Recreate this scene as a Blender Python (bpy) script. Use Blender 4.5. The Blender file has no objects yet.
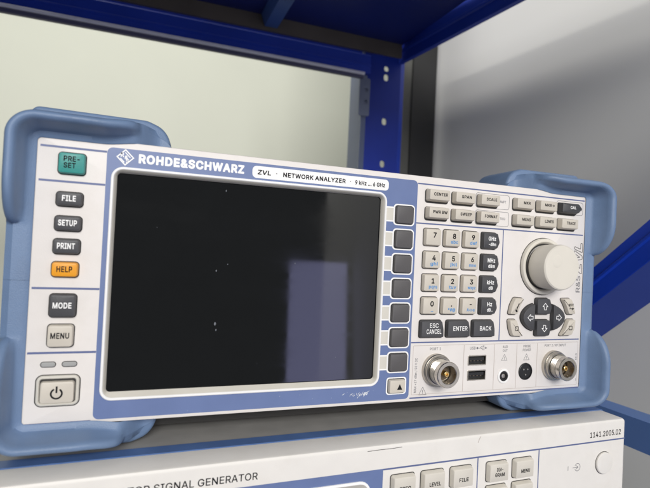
import bpy, bmesh, math, random
from mathutils import Vector, Matrix
from mathutils.geometry import tessellate_polygon
random.seed(7)
MM = 0.001
C = bpy.context.scene.collection
scn = bpy.context.scene

# ------------------------------------------------------------------ materials
def mat(name, col, rough=0.5, metal=0.0, spec=0.5, var=0.04, vscale=60, bump=0.0, bscale=900,
        rvar=0.08, coat=0.0, grime=0.0, grime_col=(0.25, 0.22, 0.18)):
    m = bpy.data.materials.new(name); m.use_nodes = True
    nt = m.node_tree; b = nt.nodes['Principled BSDF']
    b.inputs['Roughness'].default_value = rough
    b.inputs['Metallic'].default_value = metal
    b.inputs['Specular IOR Level'].default_value = spec
    b.inputs['Coat Weight'].default_value = coat
    tc = nt.nodes.new('ShaderNodeTexCoord')
    n = nt.nodes.new('ShaderNodeTexNoise'); n.inputs['Scale'].default_value = vscale
    n.inputs['Detail'].default_value = 5
    nt.links.new(tc.outputs['Object'], n.inputs['Vector'])
    r = nt.nodes.new('ShaderNodeValToRGB')
    r.color_ramp.elements[0].position = 0.3; r.color_ramp.elements[1].position = 0.7
    r.color_ramp.elements[0].color = tuple(max(0, c * (1 - var)) for c in col) + (1,)
    r.color_ramp.elements[1].color = tuple(min(1, c * (1 + var)) for c in col) + (1,)
    nt.links.new(n.outputs['Fac'], r.inputs['Fac'])
    out = r.outputs['Color']
    if grime > 0:
        n2 = nt.nodes.new('ShaderNodeTexNoise'); n2.inputs['Scale'].default_value = 28
        n2.inputs['Detail'].default_value = 9; n2.inputs['Roughness'].default_value = 0.7
        nt.links.new(tc.outputs['Object'], n2.inputs['Vector'])
        r2 = nt.nodes.new('ShaderNodeValToRGB')
        r2.color_ramp.elements[0].position = 0.52; r2.color_ramp.elements[1].position = 0.8
        r2.color_ramp.elements[0].color = (0, 0, 0, 1); r2.color_ramp.elements[1].color = (grime,) * 3 + (1,)
        nt.links.new(n2.outputs['Fac'], r2.inputs['Fac'])
        mx = nt.nodes.new('ShaderNodeMixRGB'); mx.inputs['Color2'].default_value = grime_col + (1,)
        nt.links.new(r2.outputs['Color'], mx.inputs['Fac']); nt.links.new(out, mx.inputs['Color1'])
        out = mx.outputs['Color']
    nt.links.new(out, b.inputs['Base Color'])
    mr = nt.nodes.new('ShaderNodeMapRange')
    mr.inputs['To Min'].default_value = max(0.02, rough - rvar); mr.inputs['To Max'].default_value = min(1, rough + rvar)
    nt.links.new(n.outputs['Fac'], mr.inputs['Value']); nt.links.new(mr.outputs['Result'], b.inputs['Roughness'])
    if bump > 0:
        nb = nt.nodes.new('ShaderNodeTexNoise'); nb.inputs['Scale'].default_value = bscale; nb.inputs['Detail'].default_value = 3
        nt.links.new(tc.outputs['Object'], nb.inputs['Vector'])
        bp = nt.nodes.new('ShaderNodeBump'); bp.inputs['Strength'].default_value = bump; bp.inputs['Distance'].default_value = 0.0006
        nt.links.new(nb.outputs['Fac'], bp.inputs['Height']); nt.links.new(bp.outputs['Normal'], b.inputs['Normal'])
    return m

M = {}
M['panel'] = mat('white_panel', (0.74, 0.70, 0.665), 0.5, var=0.02, bump=0.10, bscale=1600, grime=0.20, grime_col=(0.50, 0.44, 0.34))
M['panel_low'] = mat('ivory_panel', (0.76, 0.73, 0.68), 0.5, var=0.02, bump=0.10, bscale=1600, grime=0.20, grime_col=(0.50, 0.44, 0.34))
M['bluep'] = mat('blue_print', (0.125, 0.175, 0.345), 0.45, var=0.04, bump=0.06, bscale=1600, grime=0.05, grime_col=(0.3, 0.32, 0.36))
M['line'] = mat('blue_line', (0.10, 0.13, 0.27), 0.5, var=0.03)
M['white'] = mat('white_print', (0.86, 0.85, 0.83), 0.5, var=0.02)
M['cream'] = mat('cream_bezel', (0.62, 0.59, 0.52), 0.5, var=0.03, grime=0.08)
M['bumper'] = mat('blue_bumper', (0.14, 0.212, 0.345), 0.48, var=0.09, vscale=38, bump=0.25, bscale=1700, grime=0.30, grime_col=(0.10, 0.135, 0.20), rvar=.12)
M['trim'] = mat('blue_trim', (0.085, 0.16, 0.36), 0.42, var=0.08, bump=0.1, grime=0.12, grime_col=(0.25, 0.3, 0.36))
M['casing'] = mat('grey_casing', (0.10, 0.098, 0.095), 0.45, metal=0.0, var=0.05, bump=0.1)
M['cover'] = mat('grey_cover', (0.36, 0.35, 0.335), 0.45, var=0.06, bump=0.1)
M['gap'] = mat('dark_gap', (0.03, 0.028, 0.026), 0.7, var=0.05)
M['key'] = mat('beige_key', (0.60, 0.55, 0.47), 0.5, var=0.03, bump=0.1, bscale=1500, grime=0.10)
M['keylow'] = mat('cream_key', (0.66, 0.62, 0.54), 0.5, var=0.03, bump=0.1, bscale=1500, grime=0.06)
M['dark'] = mat('charcoal_key', (0.058, 0.058, 0.062), 0.5, var=0.06, bump=0.15, bscale=1500)
M['soft'] = mat('grey_soft_key', (0.095, 0.090, 0.090), 0.55, var=0.05, bump=0.15, bscale=1500)
M['teal'] = mat('teal_key', (0.03, 0.27, 0.24), 0.45, var=0.05, bump=0.1)
M['orange'] = mat('amber_key', (0.80, 0.33, 0.012), 0.45, var=0.05, bump=0.1)
M['knob'] = mat('ivory_knob', (0.70, 0.66, 0.58), 0.42, var=0.02, bump=0.05, grime=0.06)
M['ink'] = mat('black_ink', (0.012, 0.012, 0.014), 0.7, spec=0.15, var=0.03)
M['greyink'] = mat('grey_ink', (0.17, 0.17, 0.18), 0.6, var=0.03)
M['blueink'] = mat('blue_ink', (0.09, 0.27, 0.55), 0.6, var=0.03)
M['glass'] = mat('black_glass', (0.005, 0.0055, 0.006), 0.05, var=0.05, spec=0.5, rvar=0.015)
M['rubber'] = mat('black_seal', (0.012, 0.012, 0.013), 0.6, var=0.05)
M['nickel'] = mat('nickel', (0.62, 0.58, 0.52), 0.27, metal=1.0, var=0.06, vscale=200, rvar=0.08)
M['nickel_dark'] = mat('dull_nickel', (0.50, 0.47, 0.42), 0.34, metal=1.0, var=0.08, vscale=150)
M['gold'] = mat('gold_pin', (0.85, 0.60, 0.25), 0.25, metal=1.0, var=0.04)
M['insul'] = mat('brown_insulator', (0.10, 0.075, 0.05), 0.5, var=0.05)
M['usbblack'] = mat('black_port', (0.012, 0.012, 0.013), 0.45, var=0.05)
M['led'] = mat('grey_lens', (0.36, 0.36, 0.35), 0.35, var=0.05)
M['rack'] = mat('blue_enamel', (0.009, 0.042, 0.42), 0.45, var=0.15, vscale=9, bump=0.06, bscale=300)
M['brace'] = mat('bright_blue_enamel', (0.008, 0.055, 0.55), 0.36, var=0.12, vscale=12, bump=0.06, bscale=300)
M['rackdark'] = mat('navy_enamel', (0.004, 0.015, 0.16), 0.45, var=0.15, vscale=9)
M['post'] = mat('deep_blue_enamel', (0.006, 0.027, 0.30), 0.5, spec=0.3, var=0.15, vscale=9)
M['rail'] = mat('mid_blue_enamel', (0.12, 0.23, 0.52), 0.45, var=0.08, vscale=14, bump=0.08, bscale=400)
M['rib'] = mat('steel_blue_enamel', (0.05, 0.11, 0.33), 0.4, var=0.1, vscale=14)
M['brace_lit'] = mat('brace_enamel_lit', (0.05, 0.085, 0.37), 0.4, var=0.08, vscale=9)
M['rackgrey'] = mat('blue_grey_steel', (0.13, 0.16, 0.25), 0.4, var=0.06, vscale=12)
M['lip'] = mat('beam_lip_sheen', (0.80, 0.80, 0.88), 0.35, var=0.05)
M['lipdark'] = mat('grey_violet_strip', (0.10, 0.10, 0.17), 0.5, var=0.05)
M['steel'] = mat('dull_brown_steel', (0.10, 0.085, 0.07), 0.5, var=0.12, vscale=20)
M['wall'] = mat('cream_wall', (0.70, 0.705, 0.61), 0.7, var=0.02, vscale=4, bump=0.05, bscale=60)
M['greywall'] = mat('grey_wall', (0.66, 0.655, 0.63), 0.75, var=0.015, vscale=3, bump=0.05, bscale=120)
M['black'] = mat('black_post_paint', (0.013, 0.013, 0.013), 0.5, var=0.1)
M['olive'] = mat('olive_grey_paint', (0.10, 0.10, 0.085), 0.6, var=0.05)
M['scuff'] = mat('pale_scuff', (0.6, 0.62, 0.66), 0.8, var=0.1)
M['dust'] = mat('dust_fleck', (0.16, 0.17, 0.19), 0.9, var=0.1)

def smear(m, lo, hi):
    nt = m.node_tree; b = nt.nodes['Principled BSDF']; tc = nt.nodes.new('ShaderNodeTexCoord'); mp = nt.nodes.new('ShaderNodeMapping')
    mp.inputs['Rotation'].default_value = (0, .5, 0); mp.inputs['Scale'].default_value = (9, 30, 34)
    n = nt.nodes.new('ShaderNodeTexNoise'); n.inputs['Scale'].default_value = 1; n.inputs['Detail'].default_value = 7; n.inputs['Roughness'].default_value = .65
    r = nt.nodes.new('ShaderNodeMapRange'); r.inputs['From Min'].default_value = .42; r.inputs['From Max'].default_value = .75; r.inputs['To Min'].default_value = lo; r.inputs['To Max'].default_value = hi
    nt.links.new(tc.outputs['Object'], mp.inputs['Vector']); nt.links.new(mp.outputs['Vector'], n.inputs['Vector']); nt.links.new(n.outputs['Fac'], r.inputs['Value'])
    nt.links.new(r.outputs['Result'], b.inputs['Roughness'])
smear(M['glass'], .035, .12)
# ------------------------------------------------------------------ geometry helpers (mm; x right, y away, z up)
class MB:
    def __init__(self): self.v = []; self.f = []; self.m = []
    def add(self, vs, fs, mi=0):
        o = len(self.v); self.v += [tuple(p) for p in vs]
        for f in fs: self.f.append([o + i for i in f]); self.m.append(mi)
    def loft(self, rings, mi=0, cap0=False, cap1=True, capmi=None):
        n = len(rings[0]); vs = []; fs = []
        for r in rings: vs += r
        for i in range(len(rings) - 1):
            for j in range(n):
                k = (j + 1) % n
                fs.append([i * n + j, i * n + k, (i + 1) * n + k, (i + 1) * n + j])
        self.add(vs, fs, mi)
        if cap1: self.add(rings[-1], [list(range(n))], mi if capmi is None else capmi)
        if cap0: self.add(rings[0], [list(range(n))[::-1]], mi)
    def box(self, x0, x1, y0, y1, z0, z1, mi=0):
        p = [(x0, z0), (x1, z0), (x1, z1), (x0, z1)]
        self.loft([[(a, y1, b) for a, b in p], [(a, y0, b) for a, b in p]], mi, True, True)
    def sheet(self, pts, y, mi=0): self.add([(a, y, b) for a, b in pts], [list(range(len(pts)))], mi)
    def ring(self, outer, inner, y, mi=0, yi=None):
        n = len(outer); yi = y if yi is None else yi
        self.add([(a, y, b) for a, b in outer] + [(a, yi, b) for a, b in inner],
                 [[j, (j + 1) % n, n + (j + 1) % n, n + j] for j in range(n)], mi)
    def build(self, name, mats, parent=None, base=None, sharp=32, smooth=True, fix=False, merge=True):
        base = base or Vector((0, 0, 0))
        me = bpy.data.meshes.new(name)
        me.from_pydata([((x - base[0]) * MM, (y - base[1]) * MM, (z - base[2]) * MM) for x, y, z in self.v], [], self.f)
        for mm_ in (mats if isinstance(mats, (list, tuple)) else [mats]): me.materials.append(mm_)
        for p, i in zip(me.polygons, self.m): p.material_index = i
        bm = bmesh.new(); bm.from_mesh(me)
        if merge: bmesh.ops.remove_doubles(bm, verts=bm.verts, dist=1e-6)
        if fix: bmesh.ops.recalc_face_normals(bm, faces=bm.faces)
        if smooth:
            for f in bm.faces: f.smooth = True
            for e in bm.edges:
                if len(e.link_faces) != 2 or e.calc_face_angle(0) > math.radians(sharp): e.smooth = False
        bm.to_mesh(me); bm.free()
        o = bpy.data.objects.new(name, me); C.objects.link(o)
        if parent: o.parent = parent
        return o

def rr(x0, z0, x1, z1, r, n=5):
    pts = []
    for cx, cz, a0 in ((x1 - r, z0 + r, -90), (x1 - r, z1 - r, 0), (x0 + r, z1 - r, 90), (x0 + r, z0 + r, 180)):
        for i in range(n + 1):
            a = math.radians(a0 + 90 * i / n); pts.append((cx + r * math.cos(a), cz + r * math.sin(a)))
    return pts
def circ(cx, cz, r, n=40): return [(cx + r * math.cos(2 * math.pi * i / n), cz + r * math.sin(2 * math.pi * i / n)) for i in range(n)]
def inset(pts, d):
    n = len(pts); out = []
    for i in range(n):
        a, b, c = Vector(pts[i - 1]), Vector(pts[i]), Vector(pts[(i + 1) % n])
        e1 = (b - a); e2 = (c - b)
        e1 = e1.normalized() if e1.length > 1e-9 else e2.normalized(); e2 = e2.normalized() if e2.length > 1e-9 else e1
        n1 = Vector((-e1.y, e1.x)); n2 = Vector((-e2.y, e2.x)); s = n1 + n2
        k = max(0.35, 1 + n1.dot(n2))
        out.append((b.x + s.x * d / k, b.y + s.y * d / k))
    return out
def roundpoly(pts, r, n=4):
    out = []; N = len(pts)
    for i in range(N):
        a, b, c = Vector(pts[i - 1]), Vector(pts[i]), Vector(pts[(i + 1) % N])
        d1 = (a - b); d2 = (c - b); rr_ = min(r, d1.length * .45, d2.length * .45)
        p, q = b + d1.normalized() * rr_, b + d2.normalized() * rr_
        for k in range(n + 1):
            t = k / n; w = p * (1 - t) ** 2 + b * 2 * t * (1 - t) + q * t * t
            out.append((w.x, w.y))
    return out
def at(pts, y): return [(a, y, b) for a, b in pts]

# flat polygon with holes, facing the viewer (-y)
def holed(mb, outer, holes, y, mi=0):
    bm = bmesh.new(); es = []
    for lp in [outer] + holes:
        vs = [bm.verts.new((a, y, b)) for a, b in lp]
        for i in range(len(vs)): es.append(bm.edges.new((vs[i], vs[(i + 1) % len(vs)])))
    bmesh.ops.triangle_fill(bm, use_beauty=True, use_dissolve=False, edges=es)
    bm.verts.index_update()
    vs = [tuple(v.co) for v in bm.verts]; fs = []
    for f in bm.faces:
        ids = [v.index for v in f.verts]
        if f.normal.y > 0: ids = ids[::-1]
        fs.append(ids)
    bm.free(); mb.add(vs, fs, mi)

GLYPHS = """
A0 247 4 -3 8 -5 41 -5 47 -3 70 63 71 66 74 66 167 66 170 63 194 -3 197 -5 230 -5 235 -3 235 3 143 254 140 258 101 259 96 255 4 3;86 104 85 105 86 108 119 209 155 105 152 104
B0 235 26 -3 30 -5 123 -5 150 -3 174 5 192 16 204 30 212 51 214 69 212 87 205 105 196 117 186 126 174 132 175 135 191 147 202 168 204 186 202 204 195 222 184 237 166 249 147 256 120 259 30 259 25 255;69 34 67 36 67 105 67 108 69 110 138 109 150 105 158 99 168 87 171 78 173 66 170 54 159 43 144 36 120 34;69 148 67 150 67 216 67 219 69 221 120 221 138 218 152 210 159 201 163 186 159 168 151 159 141 152 132 149 120 148
C0 262 115 -6 134 -8 152 -7 172 -3 191 6 217 27 227 41 237 60 241 78 239 84 236 85 202 84 199 81 191 60 176 45 158 35 134 31 113 34 95 42 78 57 69 72 59 99 57 126 59 156 67 180 77 196 95 212 113 220 131 223 143 222 155 220 175 210 184 201 192 192 200 171 203 169 236 169 240 171 241 174 236 195 229 210 218 226 206 238 188 249 170 257 134 263 101 259 74 247 48 225 30 198 20 168 15 129 20 87 30 57 47 30 74 7 101 -4
D0 258 26 -3 30 -5 108 -5 147 0 180 12 202 30 222 57 232 90 236 126 232 165 221 198 205 222 178 243 147 256 114 259 30 259 25 255;69 34 67 36 67 219 69 221 111 221 135 218 156 210 174 195 186 177 192 156 195 126 192 99 183 75 172 57 158 45 135 36 105 34
E0 216 26 -3 30 -5 186 -5 192 -3 193 30 189 34 69 34 67 36 68 108 177 109 182 111 183 114 183 144 180 147 69 148 67 150 67 219 69 221 186 221 189 222 191 225 191 252 189 258 186 259 30 259 25 255
F0 212 26 -3 30 -5 60 -5 66 -3 68 105 171 106 177 108 178 111 178 138 177 141 174 144 68 144 67 147 67 219 69 221 186 221 190 225 190 255 187 258 30 259 25 255
G0 267 114 -6 134 -8 164 -5 191 5 212 21 229 42 241 72 244 99 244 126 242 132 239 133 140 133 137 131 136 126 136 102 138 96 140 95 197 95 201 93 200 81 194 66 184 51 170 41 155 35 131 31 113 34 95 42 78 57 67 75 59 99 57 126 59 156 67 180 77 196 95 212 113 220 131 223 155 220 167 214 183 201 191 192 200 171 203 169 236 169 241 171 242 174 237 192 229 210 206 238 188 250 170 257 152 261 131 263 101 259 71 246 48 225 32 201 19 165 15 126 19 90 31 54 47 30 71 10 101 -4
H0 265 26 -3 30 -5 60 -5 66 -3 67 108 69 111 72 111 189 111 191 108 192 -3 198 -5 228 -5 232 -3 233 252 231 258 228 259 195 259 191 255 191 153 189 149 69 149 67 150 67 153 67 255 63 259 27 258 25 252
I0 157 12 -3 16 -5 133 -5 139 -3 140 27 140 30 137 33 100 34 97 34 96 36 96 219 97 221 133 221 138 222 140 225 140 252 139 256 136 259 16 259 11 255 11 225 13 222 16 221 52 221 54 216 54 36 52 34 13 33 11 27
J0 205 78 -6 92 -8 125 -2 150 12 168 39 173 75 173 252 170 258 137 259 134 259 131 255 131 72 128 54 119 40 107 33 95 30 77 33 65 40 57 54 54 87 51 90 17 91 12 87 12 72 17 39 32 15 35 12 59 -2
K0 240 26 -3 30 -5 60 -5 66 -3 67 81 99 114 183 -4 222 -5 228 -3 228 3 129 144 227 249 229 255 226 258 180 258 92 165 69 138 67 144 67 255 63 259 27 258 25 252
L0 203 26 -3 30 -5 180 -5 185 -3 186 0 186 30 183 33 69 34 67 36 67 252 66 256 63 259 30 259 25 255
M0 321 26 -3 30 -5 60 -5 65 -3 66 0 66 183 81 141 137 0 141 -5 144 -5 171 -5 175 -3 236 150 246 181 247 0 249 -4 252 -5 282 -5 288 -3 288 256 285 259 282 259 237 259 234 257 172 96 159 60 156 58 143 96 81 255 78 258 75 259 27 258 25 252
N0 269 26 -3 30 -5 63 -5 68 -3 69 0 69 175 190 -3 195 -5 231 -5 236 -3 237 252 234 258 198 259 193 255 192 80 72 256 66 259 27 258 25 252
O0 274 115 -6 134 -8 164 -4 194 8 218 28 236 54 248 90 252 129 248 165 237 198 216 228 194 246 164 259 134 263 104 259 71 245 48 225 34 204 30 198 19 165 15 126 19 90 31 54 47 30 71 9 101 -4;119 33 113 34 92 44 80 54 68 73 59 99 57 126 59 153 68 180 80 200 95 212 113 220 134 223 152 220 170 213 187 198 199 180 207 156 210 126 207 99 200 75 186 54 172 42 155 35 134 31
P0 229 26 -3 30 -5 60 -5 66 -3 68 87 117 88 147 92 168 100 185 111 199 129 207 153 209 174 207 195 198 219 186 235 168 248 144 257 117 259 30 259 25 255;69 126 67 129 67 219 69 221 114 221 132 219 144 215 156 206 163 198 166 186 167 174 166 162 163 150 154 138 146 132 132 128 114 126
Q0 274 196 -27 200 -29 233 -29 238 -27 238 -21 208 18 220 30 236 54 247 87 252 126 247 168 237 198 219 225 194 246 164 259 134 263 101 259 73 246 50 228 30 198 19 165 15 129 20 87 30 57 47 30 71 9 101 -4 131 -8 164 -4 176 0;119 33 113 34 92 44 80 54 68 73 59 99 57 126 59 153 68 180 80 200 95 212 113 220 134 223 152 220 170 213 187 198 199 180 207 156 210 126 207 99 200 75 185 54 182 54 158 84 122 85 119 83 118 81 119 77 150 36 150 33 134 31
R0 231 26 -3 30 -5 60 -5 66 -3 67 90 69 94 120 94 174 -4 213 -5 218 -3 218 3 164 102 186 116 199 132 207 153 210 174 207 198 199 219 186 236 168 249 144 257 117 259 30 259 25 255;54 104 53 105 53 120 54 123 57 120 57 105;69 133 67 135 67 219 69 221 114 221 132 219 147 215 161 201 166 189 168 174 163 153 156 144 147 138 132 134
S0 230 84 -7 112 -9 139 -7 163 0 184 14 196 28 206 50 209 68 207 86 201 101 190 115 181 123 157 137 85 159 69 170 65 179 63 188 64 197 69 206 74 212 85 219 97 223 112 224 133 222 148 214 158 203 166 185 199 184 203 185 205 188 202 209 193 227 178 242 160 253 139 260 115 263 91 261 67 254 49 242 33 227 24 206 21 185 25 161 40 141 62 125 145 98 161 86 167 77 168 68 166 59 162 50 154 43 139 34 127 31 112 30 85 34 73 40 60 56 57 68 55 72 52 73 19 73 15 71 14 68 18 47 29 26 43 11 61 1
T0 231 92 -3 97 -5 127 -5 132 -3 133 0 133 219 136 221 208 221 211 222 213 225 213 252 213 255 210 258 16 259 11 255 11 225 13 222 88 221 91 219
U0 266 106 -7 129 -9 156 -6 183 3 204 18 221 38 230 59 234 86 234 254 231 258 195 259 192 257 191 254 191 89 189 74 184 59 175 47 162 38 147 33 129 31 108 34 96 38 84 47 75 59 69 74 67 89 66 256 63 259 30 259 27 258 25 254 25 86 29 59 37 38 54 18 75 3 99 -6
V0 247 98 -3 104 -5 137 -5 143 -3 236 252 236 255 233 258 197 259 192 255 122 50 119 48 112 72 47 255 44 258 41 259 8 259 3 255
W0 350 74 -3 80 -5 113 -5 119 -3 170 187 173 185 224 -3 230 -5 263 -5 269 -3 340 252 338 258 335 259 302 259 297 255 245 59 195 255 192 258 152 259 148 255 98 62 95 63 46 255 41 259 5 258 3 252
X0 244 5 -3 9 -5 48 -4 117 96 120 96 125 87 187 -3 192 -5 228 -5 232 -3 232 3 144 129 144 132 226 249 228 255 225 258 186 259 183 257 138 192 120 164 117 164 100 192 54 258 12 258 10 255 12 249 94 129 5 3
Y0 243 98 -3 104 -5 134 -5 138 -3 139 102 231 249 233 255 230 258 188 258 136 174 119 144 116 146 50 256 44 259 8 259 3 255 5 249 97 102
Z0 226 17 -3 23 -5 200 -5 204 -3 205 30 200 34 68 33 202 228 203 252 200 258 20 259 15 255 15 225 17 222 146 221 150 219 17 26 16 21
a0 202 58 -7 78 -9 96 -8 120 2 132 12 133 -1 135 -4 168 -5 171 -4 173 -1 172 146 166 161 156 176 144 185 132 191 108 197 81 196 63 192 48 186 35 176 25 164 15 147 16 143 18 141 51 132 63 147 75 155 87 159 108 159 117 157 124 152 132 137 133 128 129 121 117 118 75 113 48 107 27 95 17 80 12 71 10 53 12 35 19 20 33 5 45 -3;75 29 60 34 52 44 52 59 57 68 66 73 78 77 133 86 133 71 131 59 128 50 120 41 111 33 99 29
b0 219 94 -7 113 -9 137 -6 158 3 177 20 190 41 198 65 200 95 198 122 189 149 176 170 158 184 140 193 116 197 95 195 74 185 62 173 62 254 59 258 56 259 26 259 23 258 21 254 21 -1 23 -4 26 -5 56 -5 59 -4 61 -1 62 16 74 3;104 29 95 31 86 35 74 46 68 59 63 74 61 95 67 128 74 142 83 151 95 158 110 160 125 158 136 152 146 141 154 128 158 113 159 92 158 77 154 62 144 44 137 38 125 31 110 28
c0 205 84 -7 104 -9 116 -8 144 -1 164 14 174 23 181 35 186 50 185 53 182 56 152 64 149 63 142 47 134 38 119 31 104 28 89 31 77 36 66 47 59 60 55 74 53 92 55 110 59 128 65 140 77 152 89 157 104 160 119 157 137 146 144 137 147 128 149 126 182 133 185 136 185 140 180 152 174 164 166 173 155 182 131 194 104 197 80 194 56 185 37 167 24 149 15 122 12 92 15 65 23 41 37 20 53 5 77 -6
d0 219 79 -7 98 -9 116 -7 137 3 149 16 151 11 151 -1 155 -5 185 -5 188 -4 191 -1 191 254 188 258 155 259 152 258 150 254 149 175 137 185 116 195 98 197 74 194 53 184 37 170 22 146 15 122 12 95 15 65 22 41 36 20 51 5 71 -5;95 29 86 31 77 36 65 48 58 62 53 95 59 128 67 143 74 151 86 158 101 160 119 157 128 152 137 143 145 128 151 95 149 77 145 59 137 44 128 36 116 31 101 28
e0 209 85 -7 104 -9 125 -8 143 -2 158 6 172 17 181 29 187 44 186 47 182 50 152 58 149 56 140 41 128 32 116 29 104 28 92 30 77 36 67 44 59 56 55 71 54 77 56 80 185 80 191 83 189 122 183 143 175 158 164 173 149 184 134 192 119 196 101 197 77 194 53 183 35 167 23 146 15 122 12 92 15 65 24 38 37 20 53 5 77 -5;56 115 55 116 55 119 58 131 66 143 77 153 89 158 101 160 116 158 129 152 137 143 143 134 148 116 146 115
f0 134 36 -3 39 -5 69 -5 75 -2 76 156 78 159 114 159 117 160 119 165 118 192 114 195 77 195 76 198 77 219 81 227 87 230 102 232 114 229 118 231 126 261 123 264 117 267 102 270 81 269 63 262 54 256 44 246 38 234 35 216 34 195 3 195 -1 192 -2 165 0 160 33 159 35 156
g0 220 77 -78 104 -80 125 -78 146 -73 167 -61 179 -48 187 -30 191 -3 191 189 188 194 155 195 153 192 152 177 149 174 137 186 116 195 98 197 74 194 53 184 38 171 22 147 15 123 12 96 15 69 24 42 38 22 56 7 74 0 95 -3 113 -1 128 3 140 11 149 21 151 18 151 -3 147 -21 137 -34 122 -41 101 -44 89 -43 80 -40 68 -33 55 -18 50 -15 21 -33 21 -39 38 -59 65 -75;92 36 86 37 74 44 66 51 59 63 53 96 55 114 59 129 65 141 77 153 89 158 101 160 116 158 131 150 139 141 146 129 150 114 150 78 145 63 139 51 129 42 116 37 101 35
h0 212 22 -3 26 -5 56 -5 61 -3 62 111 64 129 68 140 81 153 92 158 104 160 122 155 133 147 140 135 143 117 144 -3 149 -5 179 -5 183 -3 184 0 184 120 181 144 174 162 165 177 149 189 134 194 116 197 92 194 74 186 62 174 62 252 59 258 56 259 26 259 21 255
i0 90 22 -3 27 -5 57 -5 61 -3 62 0 62 189 61 192 57 195 24 195 21 189;40 216 51 218 60 223 66 231 68 240 66 251 60 260 51 265 42 267 33 265 24 260 18 252 16 243 18 231 22 225 30 219
j0 90 -9 -74 -5 -76 19 -75 34 -69 46 -60 54 -50 60 -32 62 -14 62 190 58 195 25 195 22 193 21 190 20 -23 17 -32 10 -37 -5 -38 -9 -41;36 217 43 216 52 219 60 223 66 232 68 241 66 250 61 259 52 264 43 267 31 264 24 259 17 250 15 244 17 232 22 225
k0 197 22 -3 26 -5 56 -5 61 -3 62 66 74 79 77 81 143 -3 146 -5 185 -5 190 -3 191 0 107 108 183 186 184 192 179 195 140 195 62 116 62 252 59 258 56 259 26 259 21 255
l0 102 54 -4 71 -6 86 -5 92 -3 95 2 89 29 86 32 68 32 65 33 63 38 62 254 59 258 56 259 26 259 23 258 21 254 21 41 24 23 32 8 47 -2
m0 312 22 -3 26 -5 56 -5 61 -3 63 132 69 144 74 150 80 155 92 159 113 158 124 150 129 141 131 132;133 -3 137 -5 167 -5 172 -3 174 132 179 144 188 155 197 159 209 160 221 158 231 153 241 141 243 126 244 -3 248 -5 278 -5 282 -3 283 126 281 147 273 168 265 180 251 190 233 196 218 198 203 197 176 186 161 170 158 168 148 183 128 195 110 198 95 196 73 186 62 176 60 192 56 195 26 195 22 192 21 0
n0 212 22 -3 26 -5 56 -5 61 -3 62 111 64 129 68 140 81 153 92 158 104 160 122 155 133 147 140 135 143 117 144 -3 149 -5 179 -5 183 -3 184 120 181 141 173 164 164 177 149 188 134 194 116 197 95 194 74 186 62 174 60 192 56 195 26 195 22 192
o0 215 84 -7 104 -9 128 -6 152 4 171 20 185 41 193 65 196 95 193 122 184 149 170 169 152 184 128 194 104 197 80 194 56 185 37 167 24 149 15 122 12 92 15 65 23 41 37 20 53 5 77 -6;98 29 86 31 77 36 66 47 58 62 55 77 53 95 58 125 66 140 77 152 86 157 104 160 119 157 129 152 142 140 150 125 153 110 155 92 150 62 140 45 131 37 119 31 104 28
p0 219 22 -74 26 -76 56 -76 61 -74 62 15 74 3 83 -2 98 -8 116 -9 137 -6 161 5 176 19 190 40 198 67 200 94 197 124 189 148 179 166 158 184 137 194 116 197 98 196 74 185 62 173 61 175 61 190 59 194 56 195 26 195 22 193 21 187;110 28 95 31 86 35 74 46 64 73 61 94 66 127 74 142 84 151 95 158 110 160 125 158 137 151 146 142 153 130 157 115 159 94 157 73 152 58 145 46 134 36 125 31
q0 219 151 -74 155 -76 185 -76 190 -74 191 -71 191 190 188 194 185 195 155 195 152 193 151 190 151 178 149 174 137 185 116 195 98 197 74 194 53 184 38 171 23 148 15 124 12 94 15 64 22 40 37 19 53 4 74 -6 98 -9 116 -7 137 3 149 15;101 28 86 31 76 37 67 46 58 61 53 94 58 127 66 142 75 151 86 158 101 160 118 157 128 152 138 142 146 127 151 94 146 61 138 46 128 36 116 31
r0 137 22 -3 26 -5 56 -5 61 -3 63 129 71 145 83 153 104 158 122 156 125 157 127 162 127 192 125 196 107 197 89 195 74 189 62 177 60 192 56 195 26 195 22 192
s0 189 67 -7 93 -9 114 -7 132 -1 150 10 159 20 168 35 170 56 166 74 156 90 138 102 117 109 87 116 75 120 66 125 61 131 59 137 60 143 66 152 78 159 93 161 108 159 117 154 132 134 165 141 167 146 162 158 153 173 141 184 129 190 114 195 93 197 75 195 54 189 38 179 28 167 21 152 18 137 22 119 33 100 51 88 72 81 114 70 123 64 128 56 129 50 127 44 120 36 105 30 90 28 75 30 66 34 58 41 51 55 48 58 14 50 14 44 18 30 27 16 39 5 54 -3
t0 121 66 -5 90 -7 108 -4 111 -2 112 1 105 29 102 32 87 30 75 32 69 39 68 49 68 157 69 159 102 159 105 160 107 163 107 190 106 193 102 195 69 195 68 196 68 235 66 240 63 241 30 241 27 235 27 196 24 195 3 195 -1 193 -2 190 -2 163 0 160 3 159 24 159 27 157 27 46 31 25 43 7 60 -4
u0 212 71 -6 92 -8 113 -4 131 4 143 16 144 0 146 -4 179 -5 183 -3 184 189 182 194 179 195 149 195 144 192 143 78 141 60 136 48 124 36 113 32 101 30 83 33 73 39 65 54 62 72 61 192 56 195 26 195 22 192 21 69 23 45 30 27 40 12 53 1
v0 202 77 -3 81 -5 111 -5 117 -3 190 186 191 189 189 194 186 195 153 195 148 192 96 49 87 81 46 192 39 195 9 195 5 192 5 186
w0 291 65 -3 71 -5 98 -5 103 -3 140 127 143 128 146 114;180 -3 185 -5 215 -5 219 -3 276 186 277 189 275 194 272 195 239 195 236 192 200 66 197 62 162 192 158 195 125 195 122 193 98 108 86 60 83 63 48 192 44 195 8 194 6 189 7 186 64 0
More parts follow.
